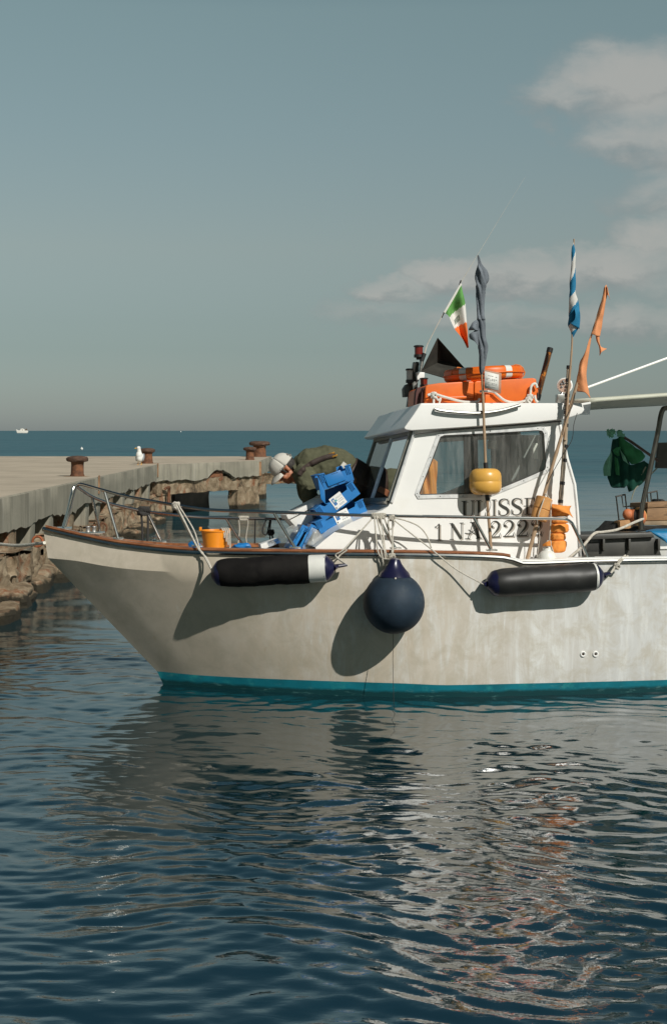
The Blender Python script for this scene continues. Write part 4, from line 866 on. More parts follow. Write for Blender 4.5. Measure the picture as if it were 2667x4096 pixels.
lump(650, 1010, 640, 860, 1); lump(640, 985, 885, 1000, 2); lump(632, 985, 1000, 1200, 3); lump(620, 930, 1200, 1355, 4); lump(600, 940, 1350, 1600, 5, .006)
obj('tape_band', MB().lathe(zf(820, 895), (0, 0, 1), [(0, .062), (.018, .062)], 26), pmat('grey_tape', (.5, .49, .46), .4), mp3)
q = zf
clothpatch([[q(660, 600, .04), q(780, 612, .08), q(900, 640, .06), q(1060, 635, .02)], [q(650, 660, .07), q(790, 690, .10), q(930, 720, .09), q(1020, 730, .03)], [q(700, 700, .08), q(860, 760, .10), q(980, 800, .08), q(1095, 885, .02)]], OFC, mp3, 'torn_cover', wob=.004, seed=3)
clothpatch([[q(460, 1440, .05), q(540, 1390, .08), q(620, 1350, .09)], [q(480, 1475, .05), q(560, 1470, .09), q(640, 1460, .10)]], OFC, mp3, 'torn_cover', wob=.004, seed=4)
clothpatch([[q(940, 1060, .03), q(985, 1110, .03), q(1008, 1130, .02)], [q(930, 1190, .03), q(960, 1180, .03), q(1000, 1140, .02)]], OFC, mp3, 'torn_cover', wob=.003, seed=5)
# white round net float by the poles
wf_ = thing('net_float', 'round white net float on the side deck below the orange floats', 'float', bt(2188, 2262, .93))
wc_ = bt(2188, 2232, .93); obj('body', MB().ell(wc_, .072, n=28), WHV, wf_)
obj('collar', MB().lathe(wc_, (0, 0, 1), [(.060, .040), (.070, .036), (.084, .038), (.092, .03), (.094, .018)], 20), WHV, wf_)
mb = rope([wc_+V((0, 0, .08)), bt(2192, 2180, .95), bt(2196, 2165, .95)], .006); mb.tube(spline([bt(2196, 2165, .95), bt(2206, 2190, .97), bt(2214, 2215, .95), bt(2222, 2226, .95)], 5), .0055, 6); knot(mb, bt(2194, 2172, .95), .016); obj('tether', mb, ROPE, wf_)
# the ensign on the aerial
GRN = pmat('green_bunting', (.11, .29, .075), .8, var=.1, spec=.2); WHB = pmat('white_bunting', (.66, .645, .60), .8, var=.06, spec=.2); ORB = pmat('orange_red_bunting', (.70, .155, .035), .8, var=.1, spec=.2); EMB = pmat('crest_colours', (.22, .24, .20), .8, var=.7, scale=60)
q = lambda x, y, d=0: bt(fx_(x), fz(y), .05+d)
A0, B0 = q(1146, 605), q(972, 905)
top = spline([q(1146, 605), q(1160, 700, .01), q(1184, 810, -.01), q(1196, 950, .0), q(1208, 1100, .02), q(1216, 1266, .0)], 8)
bot = spline([q(985, 912), q(1008, 945, .02), q(1035, 1010, .03), q(1075, 1085, .02), q(1130, 1150, .01), q(1216, 1268, .0)], 8)
n_ = len(top); m_ = 24; G = []
for j in range(m_+1):
    k = j/m_; row = []
    for i in range(n_):
        x = i/(n_-1); p = top[i].lerp(bot[i], k); fold = math.sin(k*math.pi*2.2+.4)*.055*min(1, x*4)*(1-.5*x)
        row.append(p+BN*fold)
    G.append(row)
def fm(j, i):
    x = i/(n_-1); k = j/m_; g = x+.12*(k-.5)*-1
    if .40 < k < .72 and .43 < x < .53: return 3
    return 0 if x < (.40-.16*k) else (1 if x < .66-.10*k else 2)
fl_ = thing('national_flag', 'small green white and orange-red flag hanging on the slanted aerial', 'flag', q(1216, 1268))
obj('cloth', MB().grid(G, mif=fm), [GRN, WHB, ORB, EMB], fl_, sharp=80)
obj('hoist_band', MB().tube([A0, B0], .0115, 8), WHB, fl_)
mb = MB().tube([q(1128, 620), q(1145, 570)], .007, 6).tube([q(968, 905), q(945, 955)], .006, 6); obj('toggle', mb, TAPE, fl_)
# ------------------------------------------------------------------ fish crates, foam box and odds and ends on the foredeck
CB = pmat('blue_crate_plastic', (.010, .155, .42), .42, var=.12, scale=5, bump=.05, bscale=20, col2=(.03, .23, .50), thr=(.6, .8), s2=7)
LBL = pmat('white_label', (.72, .71, .68), .6, var=.05); LBB = pmat('label_blue', (.03, .13, .33), .6); LBG = pmat('label_grey', (.40, .41, .41), .7); LBT = pmat('label_teal', (.10, .36, .40), .6)
def text(name, s, size, M, mat, par):
    cu = bpy.data.curves.new(name, 'FONT'); cu.body = s; cu.size = size; cu.align_x = 'LEFT'; o = bpy.data.objects.new(name, cu); COL.objects.link(o)
    dg = bpy.context.evaluated_depsgraph_get(); me = bpy.data.meshes.new_from_object(o.evaluated_get(dg)); bpy.data.objects.remove(o)
    mb = MB().add([M @ v.co for v in me.vertices], [list(p.vertices) for p in me.polygons]); bpy.data.meshes.remove(me)
    return obj(name, mb, mat, par, smooth=False)
def frame(o, x, y, z): return Matrix(((x.x, y.x, z.x, o.x), (x.y, y.y, z.y, o.y), (x.z, y.z, z.z, o.z), (0, 0, 0, 1)))
def crate(name, label, o, X, Y_, Z, w_, d_, h_, lab=True, group='blue fish crates stacked on the foredeck', wall=.006):
    """open fish box: o = near lower corner, X along the near face, Y_ depth, Z up"""
    t = thing(name, label, 'crate', o, group); P = lambda x, y, z: o+X*x+Y_*y+Z*z
    def wallp(f, L_):                                   # wall with tall corners and a dipped middle
        return [f(0, 0), f(L_, 0), f(L_+.006, h_), f(L_*.86, h_), f(L_*.82, h_*.74), f(L_*.20, h_*.74), f(L_*.15, h_*.95), f(-.006, h_)]
    mb = MB()
    mb.prism(wallp(lambda x, z: P(x, 0, z), w_), Y_*wall); mb.prism(wallp(lambda x, z: P(x, d_-wall, z), w_), Y_*wall)
    mb.prism([P(0, wall, 0), P(0, d_-wall, 0), P(0, d_-wall, h_), P(0, d_*.8, h_), P(0, d_*.74, h_*.8), P(0, d_*.26, h_*.8), P(0, d_*.2, h_), P(0, wall, h_)], X*wall)
    mb.prism([P(w_-wall, wall, 0), P(w_-wall, d_-wall, 0), P(w_-wall, d_-wall, h_), P(w_-wall, d_*.8, h_), P(w_-wall, d_*.74, h_*.8), P(w_-wall, d_*.26, h_*.8), P(w_-wall, d_*.2, h_), P(w_-wall, wall, h_)], X*wall)
    mb.prism([P(wall, wall, .004), P(w_-wall, wall, .004), P(w_-wall, d_-wall, .004), P(wall, d_-wall, .004)], Z*.006)
    obj('body', mb, CB, t, smooth=False)
    for x in (0.0, w_):                                 # moulded corner lugs with ribs
        mb = MB(); s_ = -1 if x else 1
        for k in range(3): mb.prism([P(x+s_*(.008+.014*k), -.008, h_*.45), P(x+s_*(.014+.014*k), -.008, h_*.45), P(x+s_*(.014+.014*k), -.008, h_*.94), P(x+s_*(.008+.014*k), -.008, h_*.94)], Y_*.0075)
        obj('corner_rib', mb, CB, t, smooth=False)
    obj('rim', MB().prism([P(-.012, -.010, h_*.955), P(w_*.15, -.010, h_*.955), P(w_*.15, -.010, h_*1.01), P(-.012, -.010, h_*1.01)], Y_*(d_+.02)).prism([P(w_*.85, -.010, h_*.955), P(w_+.012, -.010, h_*.955), P(w_+.012, -.010, h_*1.01), P(w_*.85, -.010, h_*1.01)], Y_*.05), CB, t, bevel=.002)
    for x in (.14, .42, .70): obj('slot', MB().prism([P(w_*x, -.002, .004), P(w_*x+.022, -.002, .004), P(w_*x+.022, -.002, .010), P(w_*x, -.002, .010)], Y_*.0015), pmat('slot_dark', (.004, .03, .09), .7), t, smooth=False)
    if lab:
        x0, x1, z0, z1 = w_*.36, w_*.66, h_*.10, h_*.96
        lb = obj('label', MB().prism([P(x0, -.003, z0), P(x1, -.003, z0), P(x1, -.003, z1*.98), P(x0, -.003, z1*.98)], Y_*.0025), LBL, t, smooth=False)
        q = lambda a, b_, c, d, m, n_='mark': obj(n_, MB().add([P(lerp(x0, x1, a), -.0045, lerp(z0, z1, b_)), P(lerp(x0, x1, c), -.0045, lerp(z0, z1, b_)), P(lerp(x0, x1, c), -.0045, lerp(z0, z1, d)), P(lerp(x0, x1, a), -.0045, lerp(z0, z1, d))], [[0, 1, 2, 3]]), m, lb, smooth=False)
        q(.10, .30, .34, .86, LBB, 'emblem'); q(.16, .52, .30, .76, LBL, 'emblem_field'); q(.26, .52, .46, .66, LBT, 'emblem_bar'); q(.05, .06, .13, .18, INK, 'stamp')
        Mx = frame(P(lerp(x0, x1, .44), -.0046, lerp(z0, z1, .66)), X, Z, -Y_)
        text('lettering', 'PESCA', .021, Mx, LBG, lb)
        for b_ in (.50, .36): q(.50, b_, .92, b_+.05, LBG, 'print_line')
        for a in (.45, .58, .72): q(a, .12, a+.08, .24, LBG, 'symbol')
    return t
zc3 = lambda x, y: (1080+x*.25806, 1790+y*.25806)
def crate_px(name, label, p0, p1, p2, t, depth, tilt=0, **k):
    a = bt(*zc3(*p0), t); b_ = bt(*zc3(*p1), t); c = bt(*zc3(*p2), t); X = (b_-a); w_ = X.length; X = X/w_
    Z = (c-a); h_ = Z.length; Z = (Z-X*Z.dot(X)); Z = Z.normalized(); Y_ = -BN; Y_ = (Y_-X*Y_.dot(X)-Z*Y_.dot(Z)).normalized()
    return crate(name, label, a, X, Y_, Z, w_, depth, h_, **k)
crate_px('fish_crate', 'lowest labelled blue fish crate, lying tilted on the white coachroof', (790, 1340), (1505, 985), (690, 1165), .42, .5)
crate_px('fish_crate', 'middle labelled blue fish crate, overlapping the lowest one', (842, 1142), (1398, 715), (705, 945), .36, .5)
crate_px('fish_crate', 'topmost blue fish crate with no label, leaning at the man\'s hip', (845, 655), (1303, 500), (735, 430), .30, .42, lab=False)
# its framed end panel and the open shadowed side below
a, b_, c, d_ = [bt(*zc3(*p), .315) for p in ((905, 605), (1175, 500), (1085, 345), (835, 445))]
top3 = [o for o in COL.objects if o.name.startswith('fish_crate')][-1]
obj('end_panel', MB().prism([a, b_, c, d_], -BN*.012), CB, top3, bevel=.004); mb = MB()
for k in range(4): p = bt(*zc3(965+k*26, 408-k*8), .318); mb.box(p, (.006, .004, .003), M3)
obj('grip_slot', mb, pmat('slot_dark', (.004, .03, .09), .7), top3)
side_ = [bt(*zc3(*p), .30) for p in ((735, 435), (845, 655), (860, 880), (790, 800))]; obj('end_wall', MB().prism(side_, -BN*.012), CB, top3, bevel=.003)
fl3_ = [bt(*zc3(*p), .10) for p in ((850, 660), (1300, 510), (1220, 640), (985, 880), (862, 878))]; obj('back_wall', MB().prism(fl3_, -BN*.01), CB, top3)
# two crates standing on edge
def edge_crate(label, pts, t):
    P = [bt(*zc3(*p), t) for p in pts]; X = (P[1]-P[0]); w_ = X.length; X = X/w_; nn = (P[2]-P[0]); Z = (nn-X*nn.dot(X)); h_ = Z.length; Z = Z/h_; Y_ = (-BN-X*(-BN).dot(X)-Z*(-BN).dot(Z)).normalized()
    return crate('fish_crate', label, P[0], X, Y_, Z, w_, .34, h_, lab=False)
edge_crate('blue fish crate standing on edge by the stanchion, the one further forward', [(300, 1560), (505, 1195), (400, 1590)], .40)
edge_crate('blue fish crate standing on edge against the lowest labelled crate', [(420, 1575), (640, 1185), (560, 1560)], .41)
for k, (x0, y0, x1, y1) in enumerate(((350, 1540, 520, 1250), (455, 1545, 545, 1350), (530, 1480, 650, 1230))):
    par = [o for o in COL.objects if o.name.startswith('fish_crate')][-1 if k else -2]
    obj('lattice_bar', MB().prism([bt(*zc3(x0, y0), .425), bt(*zc3(x0+22, y0), .425), bt(*zc3(x1+22, y1), .425), bt(*zc3(x1, y1), .425)], -BN*.03), pmat('blue_edge', (.02, .22, .52), .4), par, bevel=.002)
# white foam box
FOAM = pmat('white_foam', (.72, .70, .65), .85, var=.05, scale=30, bump=.2, bscale=120)
a, b_, c = [bt(*zc3(*p), .12) for p in ((300, 1120), (830, 850), (268, 1052))]
X = b_-a; w_ = X.length; X = X/w_; Z = c-a; Z = (Z-X*Z.dot(X)).normalized(); Y_ = X.cross(Z).normalized(); Y_ = Y_ if Y_.dot(BN) < 0 else -Y_
fb = thing('foam_box', 'white foam box with a lid tilted against the blue crates', 'foam box', a-Z*.1)
obj('box', MB().prism([a-Z*.11+X*.03, a-Z*.11+X*(w_*.55), a-Z*.005+X*(w_*.6), a-Z*.005], Y_*.36), FOAM, fb, bevel=.008)
obj('lid', MB().prism([a+Z*.002-X*.008, a+Z*.002+X*(w_+.008), a+Z*.048+X*(w_+.008), a+Z*.048-X*.008], Y_*.38), FOAM, fb, bevel=.010)
obj('lid_panel', MB().prism([a+Z*.048+X*.35, a+Z*.048+X*(w_*.97), a+Z*.060+X*(w_*.97), a+Z*.060+X*.36], Y_*.25), pmat('grey_foam', (.40, .40, .36), .8), fb, bevel=.006)
# clear plastic wrap crumpled over everything
m, nt, b, out = nodes('clear_wrap'); b.inputs['Base Color'].default_value = (.72, .72, .68, 1); b.inputs['Roughness'].default_value = .18; b.inputs['Alpha'].default_value = .36
WRAP = m
def wrap(name, label, pts, t, seed):
    G = []
    for i, row in enumerate(pts):
        G.append([bt(*zc3(x, y), t+d) for x, y, d in row])
    rows = [spline(r, 8) for r in G]; cols = [spline(c, 8) for c in zip(*rows)]
    cols = [[p+BN*(.05*nz(p, 9, seed)+.025*nz(p, 22, seed+1)) for p in c] for c in cols]
    return tag(obj(name, MB().grid(cols), WRAP, sharp=25), label, 'plastic sheet')
wrap('plastic_sheet', 'crumpled clear plastic sheet below the white foam box', [[(330, 1210, .2), (420, 1195, .2), (520, 1190, .2), (600, 1200, .2)], [(150, 1320, .15), (280, 1290, .3), (400, 1300, .35), (500, 1300, .3)], [(120, 1400, .1), (220, 1420, .3), (340, 1420, .3), (430, 1430, .3)], [(150, 1560, .1), (240, 1570, .2), (330, 1570, .2), (420, 1570, .2)]], -.05, 1)
wrap('plastic_sheet', 'clear plastic sheet draped on the coachroof under the lowest crate', [[(640, 1240, .02), (700, 1260, .05), (760, 1300, .05), (800, 1340, .03)], [(560, 1420, .06), (650, 1410, .1), (740, 1420, .08), (840, 1420, .05)], [(500, 1570, .06), (600, 1570, .1), (740, 1560, .08), (900, 1555, .05)]], .44, 5)
# small printed carton
P = [bt(*zc3(*p), .05) for p in ((-130, 1590), (170, 1470), (115, 1405), (-150, 1500))]
ct = thing('carton', 'small blue and white printed carton half hidden behind the cap rail', 'carton', P[0])
obj('box', MB().prism(P, -BN*.16), LBL, ct, bevel=.003)
X = (P[1]-P[0]).normalized(); Z = BN.cross(X).normalized(); Z = Z if Z.z > 0 else -Z
obj('blue_end', MB().prism([P[1]+BN*.002, P[2]+BN*.002, P[2].lerp(P[3], .25)+BN*.002, P[1].lerp(P[0], .22)+BN*.002], BN*.0015), LBB, ct)
obj('grey_panel', MB().prism([P[1].lerp(P[0], .23)+BN*.002, P[2].lerp(P[3], .26)+BN*.002, P[2].lerp(P[3], .62)+BN*.002, P[1].lerp(P[0], .60)+BN*.002], BN*.0015), pmat('carton_grey', (.30, .33, .36), .6), ct)
text('lettering', 'PESCA', .036, frame(P[1].lerp(P[0], .56).lerp(P[2].lerp(P[3], .56), .45)+BN*.005, X, Z, BN), INK, ct)
# orange bucket with its handle and a rope over the rim; blue oddments
bk = bt(860, 2190, -.15); bt0 = bt(860, 2120, -.15); hb = (bt0-bk).length
bu = thing('bucket', 'orange plastic bucket on the foredeck behind the cap rail', 'bucket', bk)
BO_ = pmat('orange_bucket_plastic', (.76, .25, .012), .38, var=.08, scale=5); R0, R1 = .095, .116
obj('body', MB().lathe(bk, (0, 0, 1), [(0, .02), (0, R0), (hb*.93, R1), (hb*.94, R1+.006), (hb, R1+.007), (hb, R1), (hb*.9, R1-.004), (.01, R0-.004), (.01, .02)], 32, cap=False), BO_, bu, sharp=40)
obj('lug', MB().box(bk+V((-R1-.005, -.02, hb+.01)), (.022, .03, .035)).box(bk+V((R1+.004, .02, hb*.95)), (.02, .03, .04)), BO_, bu, bevel=.005)
obj('spout', MB().prism([bk+V((R1*.52, -R1*.80, hb*.98)), bk+V((R1*.75, -R1*.86, hb*.98)), bk+V((R1*.95, -R1*.45, hb*.98)), bk+V((R1*.60, -R1*.62, hb*.35))], V((.004, .02, 0))), BO_, bu, bevel=.004)
mb = MB()
for k in range(4): mb.tube(spline([bk+V((R1*.4+.018*k, -R1*.3, hb+.005)), bk+V((R1*.55+.018*k, -R1*.7, hb+.02)), bk+V((R1*.72+.016*k, -R1*.75, hb-.02)), bk+V((R1*.74+.016*k, -R1*.72, hb-.06-.03*k))], 5), .0065, 7)
tag(obj('bucket_rope', mb, ROPE), 'pale rope draped over the right rim of the orange bucket', 'rope')
def lumpy(name, label, cat, p, r_, mat, seed=0):
    mb = MB().ell(p, r_, n=20); return tag(obj(name, mb, mat, disp=lambda q: V((nz(q, 16, seed), nz(q, 16, seed+1), nz(q, 16, seed+2)))*.03), label, cat)
lumpy('blue_bag', 'small blue bag beside the left of the orange bucket', 'bag', bt(782, 2184, .1), (.06, .05, .032), CB, 1)
lumpy('blue_bag', 'small blue bag on the foredeck right of the orange bucket', 'bag', bt(965, 2186, -.05), (.075, .06, .024), CB, 4)
# oilskin hanging inside the wheelhouse window
q = lambda u, v, d=0: bt(u, v, .60+d)
OIL = pmat('orange_oilskin', (.80, .27, .012), .5, var=.1, scale=6, bump=.25, bscale=18)
rows = [[q(1714, 1824), q(1728, 1830, .02), q(1748, 1848)], [q(1704, 1870), q(1726, 1880, .03), q(1747, 1890)], [q(1690, 1920), q(1720, 1930, .03), q(1746, 1940)], [q(1660, 2010), q(1705, 2010, .04), q(1750, 2010)]]
G = [spline(r, 10) for r in rows]; G = [spline(c, 10) for c in zip(*G)]; G = [[p+BN*.014*math.sin(p.x*95+p.z*12) for p in c] for c in G]
tag(obj('oilskin', MB().grid(G), OIL, sharp=80, solid=.004), 'orange oilskin hanging inside the wheelhouse side window', 'oilskin')
# ------------------------------------------------------------------ gear in the after deck
TUBM = pmat('black_tub_plastic', (.040, .038, .032), .5, var=.3, scale=6, col2=(.07, .066, .055), thr=(.5, .8), s2=3)
zt = lambda x, y: (2330+x*.21742, 1950+y*.21742)
tt = .72; tub = thing('fish_tub', 'big black ribbed plastic tub on the after deck', 'tub', bt(2480, 2240, tt))
poly = [(-90, 1330), (-40, 960), (1340, 915), (1400, 1060), (1480, 1330)]
front = [bt(*zt(*p), tt) for p in poly]; obj('body', MB().prism(front, -BN*.75), TUBM, tub, bevel=.02)
obj('rim', MB().prism([bt(*zt(*p), tt+.05) for p in ((-80, 970), (-70, 868), (1275, 822), (1335, 915))], -BN*.86), TUBM, tub, bevel=.012)
for x in (60, 390, 865, 1405): obj('rib', MB().prism([bt(*zt(x-22, 945), tt+.045), bt(*zt(x+24, 945), tt+.045), bt(*zt(x+26, 1160), tt+.045), bt(*zt(x-18, 1160), tt+.045)], -BN*.07), TUBM, tub, bevel=.006)
TARP = pmat('blue_tarpaulin', (.006, .165, .34), .5, var=.15, scale=4, bump=.3, bscale=9)
def drape(rows, t, seed=0, wob=.02):
    G = [spline([bt(*zt(x, y), t+d) for x, y, d in r], 7) for r in rows]; G = [spline(c, 7) for c in zip(*G)]
    return [[p+V((0, 0, wob*nz(p, 6, seed)))+BN*wob*nz(p, 7, seed+2) for p in c] for c in G]
tag(obj('tarpaulin', MB().grid(drape([[(1150, 800, -.25), (1280, 785, -.3), (1500, 775, -.3), (1900, 770, -.3)], [(1220, 805, .04), (1330, 800, .05), (1560, 800, .05), (1900, 800, .05)], [(1260, 815, .09), (1420, 880, .12), (1560, 920, .12), (1900, 930, .1)], [(1290, 840, .09), (1500, 990, .12), (1640, 1090, .12), (1900, 1100, .1)]], .62)), TARP, sharp=80, solid=.006), 'blue tarpaulin over the after end of the black tub', 'tarpaulin')
tag(obj('tarpaulin', MB().grid(drape([[(-60, 850, -.1), (60, 836, -.1), (180, 822, -.1), (420, 850, -.1), (800, 835, -.1), (1000, 812, -.1)], [(-60, 900, .05), (60, 880, .05), (180, 880, .05), (420, 880, .05), (800, 860, .05), (1000, 850, .05)]], .25, 3)), TARP, sharp=80, solid=.006), 'strip of blue tarpaulin showing along the far edge of the black tub', 'tarpaulin')
WCR = pmat('stained_brown_timber', (.27, .155, .075), .75, var=.3, scale=4, stretch=(1, 1, 5), col2=(.06, .04, .025), thr=(.56, .68), s2=2.6)
wc2 = thing('wooden_crate', 'stained brown wooden crate on top of the gear at the right edge', 'wooden crate', bt(2620, 2105, .1))
PX = lambda pts, t: [bt(*zt(*p), t) for p in pts]
obj('side_board', MB().prism(PX([(1190, 385), (1900, 350), (1900, 600), (1170, 610)], .12), -BN*.4), WCR, wc2, bevel=.006)
obj('top_board', MB().prism(PX([(1195, 278), (1900, 245), (1900, 340), (1192, 376)], .125), -BN*.41), WCR, wc2, bevel=.008)
obj('base_board', MB().prism(PX([(1130, 622), (1900, 606), (1900, 705), (1128, 690)], .16), -BN*.46), pmat('grey_brown_board', (.30, .22, .14), .8, var=.35, scale=5), wc2, bevel=.006)
pf = bt(*zt(1005, 535), .2); PAT = [pmat('float_orange', (.52, .16, .06), .6, var=.15), pmat('float_yellow', (.62, .33, .10), .6, var=.15), pmat('float_black', (.03, .02, .018), .6)]
mb = MB(); G = []
for i in range(19):
    a = R(-88+176*i/18); G.append([pf+(BA*math.cos(g)*math.cos(a)+BN*math.sin(g)*math.cos(a)+BZ*math.sin(a))*.082*V((1, 1, 1)).x for g in [k*2*math.pi/24 for k in range(25)]])
mb.grid(G, mif=lambda i, j: [0, 0, 1, 0, 2, 0, 1, 2][((j+i//7*3)//3+(i//7)) % 8]); mb.ell(pf-BA*.085+BZ*.02, .05, n=12)
tag(obj('patched_float', mb, PAT), 'round orange float with yellow and black patches beside the wooden crate', 'float')
fb2 = tag(obj('foam_block', MB().prism(PX([(690, 770), (680, 615), (880, 580), (930, 640), (935, 730), (860, 760)], .22), -BN*.14), pmat('tan_foam', (.42, .23, .105), .85, var=.2, scale=12, bump=.4, bscale=60), bevel=.012), 'tan foam block on the gear left of the patched float', 'foam block')
nt_ = pmat('dark_net', (.022, .020, .018), .95, var=.4, scale=30, bump=.8, bscale=70)
def heap(name, label, pts, t, dep, seed):
    tag(obj(name, MB().prism(PX(pts, t), -BN*dep), nt_, bevel=.02, disp=lambda q: V((nz(q, 12, seed), nz(q, 12, seed+1), nz(q, 12, seed+2)))*.02), label, 'net')
heap('net_heap', 'dark sloping heap of net under the tan foam block', [(430, 830), (560, 730), (690, 610), (720, 700), (900, 760), (1160, 700), (1500, 720), (1900, 720), (1900, 800), (1150, 810)], .17, .35, 2)
heap('net_heap', 'small dark net tip poking up behind the wooden crate', [(1400, 275), (1440, 215), (1480, 195), (1520, 230), (1560, 275)], -.3, .2, 6)
WIRE = pmat('rusty_wire', (.06, .055, .045), .5, .6, var=.4)
def trap(label, pts, t):
    o = thing('wire_trap', label, 'wire frame', bt(*zt(*pts[0]), t), 'wire frames standing on the after deck'); q = lambda p, d=0: bt(*zt(*p), t+d)
    mb = MB().tube([q(pts[0]), q(pts[1]), q(pts[2]), q(pts[3])], .0068, 8).tube([q(pts[4], -.01), q(pts[5], -.01), q(pts[6], -.01)], .006, 8); obj('wire', mb, WIRE, o)
    obj('grip', MB().prism([q((pts[1][0]-8, pts[1][1]+16), .008), q((pts[1][0]-8, pts[1][1]-10), .008), q((pts[2][0]+4, pts[2][1]-10), .008), q((pts[2][0]+4, pts[2][1]+20), .008)], -BN*.016), pmat('dark_grip', (.05, .045, .038), .6), o, bevel=.002)
trap('dark wire frame standing left of the canopy leg', [(668, 620), (615, 165), (778, 125), (828, 570), (718, 160), (745, 355), (1190, 312)], -.3)
trap('dark wire frame standing behind the wooden crate', [(1200, 290), (1186, 100), (1364, 62), (1390, 290), (1250, 100), (1265, 290), (1262, 320)], -.3)
# torn green flag on its pole
GRF = [pmat('green_cloth', (.035, .17, .07), .8, var=.3, scale=9, bump=.3, bscale=50, spec=.15), pmat('dark_green_cloth', (.010, .055, .038), .85, var=.3, scale=9, spec=.15), pmat('pale_green_cloth', (.16, .38, .26), .8, var=.2, scale=14, spec=.15)]
tgp = -.25; zq = lambda x, y, d=0: bt(2350+x*.2522, 1650+y*.2522, tgp+d)
gf = thing('marker_flag', 'torn green flag bunched on a slanted pole beside the canopy leg', 'flag', zq(640, 1260))
def gpatch(rows, mi, seed):
    G = [spline([zq(*p) for p in r], 7) for r in rows]; G = [spline(c, 7) for c in zip(*G)]
    G = [[p+BN*(.012*math.sin(p.x*70+seed*2)+.012*nz(p, 14, seed)) for p in c] for c in G]
    obj('cloth', MB().grid(G), GRF[mi], gf, sharp=80, solid=.002)
gpatch([[(490, 380, .02), (560, 400, .05), (640, 470, .03)], [(500, 520, .06), (640, 560, .10), (800, 580, .05)], [(560, 640, .08), (700, 700, .12), (920, 680, .05)], [(690, 825, .08), (800, 800, .10), (880, 740, .04)]], 0, 1)
gpatch([[(400, 420, .0), (440, 420, .03), (480, 400, .04)], [(365, 640, .0), (420, 640, .06), (480, 600, .06)], [(320, 830, -.02), (400, 850, .04), (520, 800, .05)], [(305, 1040, -.02), (380, 1180, .02), (500, 1195, .03), ][:3]], 1, 2)
gpatch([[(470, 420, .02), (500, 440, .05), (540, 520, .05)], [(480, 700, .04), (560, 760, .08), (680, 830, .06)], [(490, 900, .03), (580, 960, .08), (760, 1000, .05)], [(480, 1190, .02), (570, 1195, .05), (580, 1190, .05)]], 1, 3)
gpatch([[(560, 800, .05), (700, 830, .07), (900, 760, .03)], [(580, 900, .06), (740, 920, .08), (990, 860, .02)], [(600, 1080, .05), (760, 1080, .06), (930, 1040, .02)], [(655, 1262, .02), (720, 1230, .04), (780, 1190, .02)]], 1, 4)
gpatch([[(370, 610, .03), (385, 640, .04), (395, 680, .04)], [(300, 740, .03), (340, 780, .05), (385, 800, .04)], [(255, 880, .02), (310, 900, .05), (370, 920, .04)], [(260, 1005, .02), (300, 1005, .04), (355, 1005, .03)]], 2, 5)
gpatch([[(430, 700, .09), (450, 720, .1), (475, 730, .09)], [(430, 880, .08), (460, 890, .1), (500, 890, .09)], [(445, 985, .07), (480, 995, .08), (515, 1000, .07)]], 0, 6)
gpatch([[(520, 570, .12), (525, 600, .13), (530, 640, .12)], [(540, 680, .13), (580, 700, .15), (600, 760, .13)], [(560, 760, .12), (620, 800, .13), (675, 828, .12)]], 2, 7)
gpatch([[(400, 600, .10), (450, 560, .12), (510, 540, .1)], [(430, 650, .1), (470, 640, .13), (500, 640, .1)], [(480, 690, .09), (495, 685, .1), (505, 680, .09)]], 0, 8)
mb = MB()
for k in range(44):
    a = random.uniform(0, 6.28); c = zq(360+random.uniform(-50, 70), 330+random.uniform(-55, 50), .04) if k < 24 else zq(520+random.uniform(-40, 50), 335+random.uniform(-45, 40), .04)
    d1 = (BA*math.cos(a)+BZ*math.sin(a))*.019; d2 = (BA*math.sin(a)-BZ*math.cos(a))*.015+BN*.012
    mb.add([c-d1, c+d2, c+d1+BN*.015, c-d2*.6], [[0, 1, 2, 3]])
obj('bunched_end', mb, GRF[2], gf, smooth=False, solid=.003)
obj('pole', MB().tube([zq(500, 345, -.02), zq(700, 470, .0), zq(940, 640, .02), zq(1120, 770, .02)], .013, 8), pmat('brown_pole', (.09, .055, .045), .6), gf)
mb = MB().tube(spline([zq(1100, 880, .02), zq(940, 1040, .02), zq(770, 1190, .02), zq(720, 1290, .02), zq(690, 1395, .02)], 5), [.006]*10+[.005]*10+[.002], 6).tube([zq(920, 860, .06), zq(850, 990, .06)], .006, 6)
obj('cord', mb, pmat('pale_cord', (.22, .22, .16), .7), gf)
# ------------------------------------------------------------------ the concrete quay
ZD = 1.2                                               # deck level
def conc(name, base, face=False):
    m, nt, b, out = nodes(name); co = coords(nt)
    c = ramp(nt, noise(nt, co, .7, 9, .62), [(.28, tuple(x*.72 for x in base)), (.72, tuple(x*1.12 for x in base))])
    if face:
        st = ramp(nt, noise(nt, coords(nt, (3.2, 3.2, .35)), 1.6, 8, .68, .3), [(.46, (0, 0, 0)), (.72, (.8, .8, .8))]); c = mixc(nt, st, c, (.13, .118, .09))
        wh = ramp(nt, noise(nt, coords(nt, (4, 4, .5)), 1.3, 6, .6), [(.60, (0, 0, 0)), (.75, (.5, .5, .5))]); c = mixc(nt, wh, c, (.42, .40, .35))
        ru = ramp(nt, noise(nt, coords(nt, (1.3, 1.3, .16)), 1.4, 5, .6), [(.66, (0, 0, 0)), (.74, (.7, .7, .7))]); c = mixc(nt, ru, c, (.26, .12, .05))
    else:
        sp2 = ramp(nt, noise(nt, co, 9, 6, .7), [(.60, (0, 0, 0)), (.74, (.45, .45, .45))]); c = mixc(nt, sp2, c, tuple(x*.72 for x in base))
    nt.links.new(c, b.inputs['Base Color']); b.inputs['Roughness'].default_value = .9; b.inputs['Specular IOR Level'].default_value = .2
    nt.links.new(bumpn(nt, noise(nt, co, 14, 8, .7), .35, .02), b.inputs['Normal']); return m
CDECK = conc('pale_deck_concrete', (.47, .395, .30)); CFACE = conc('streaked_quay_face', (.285, .262, .205), True)
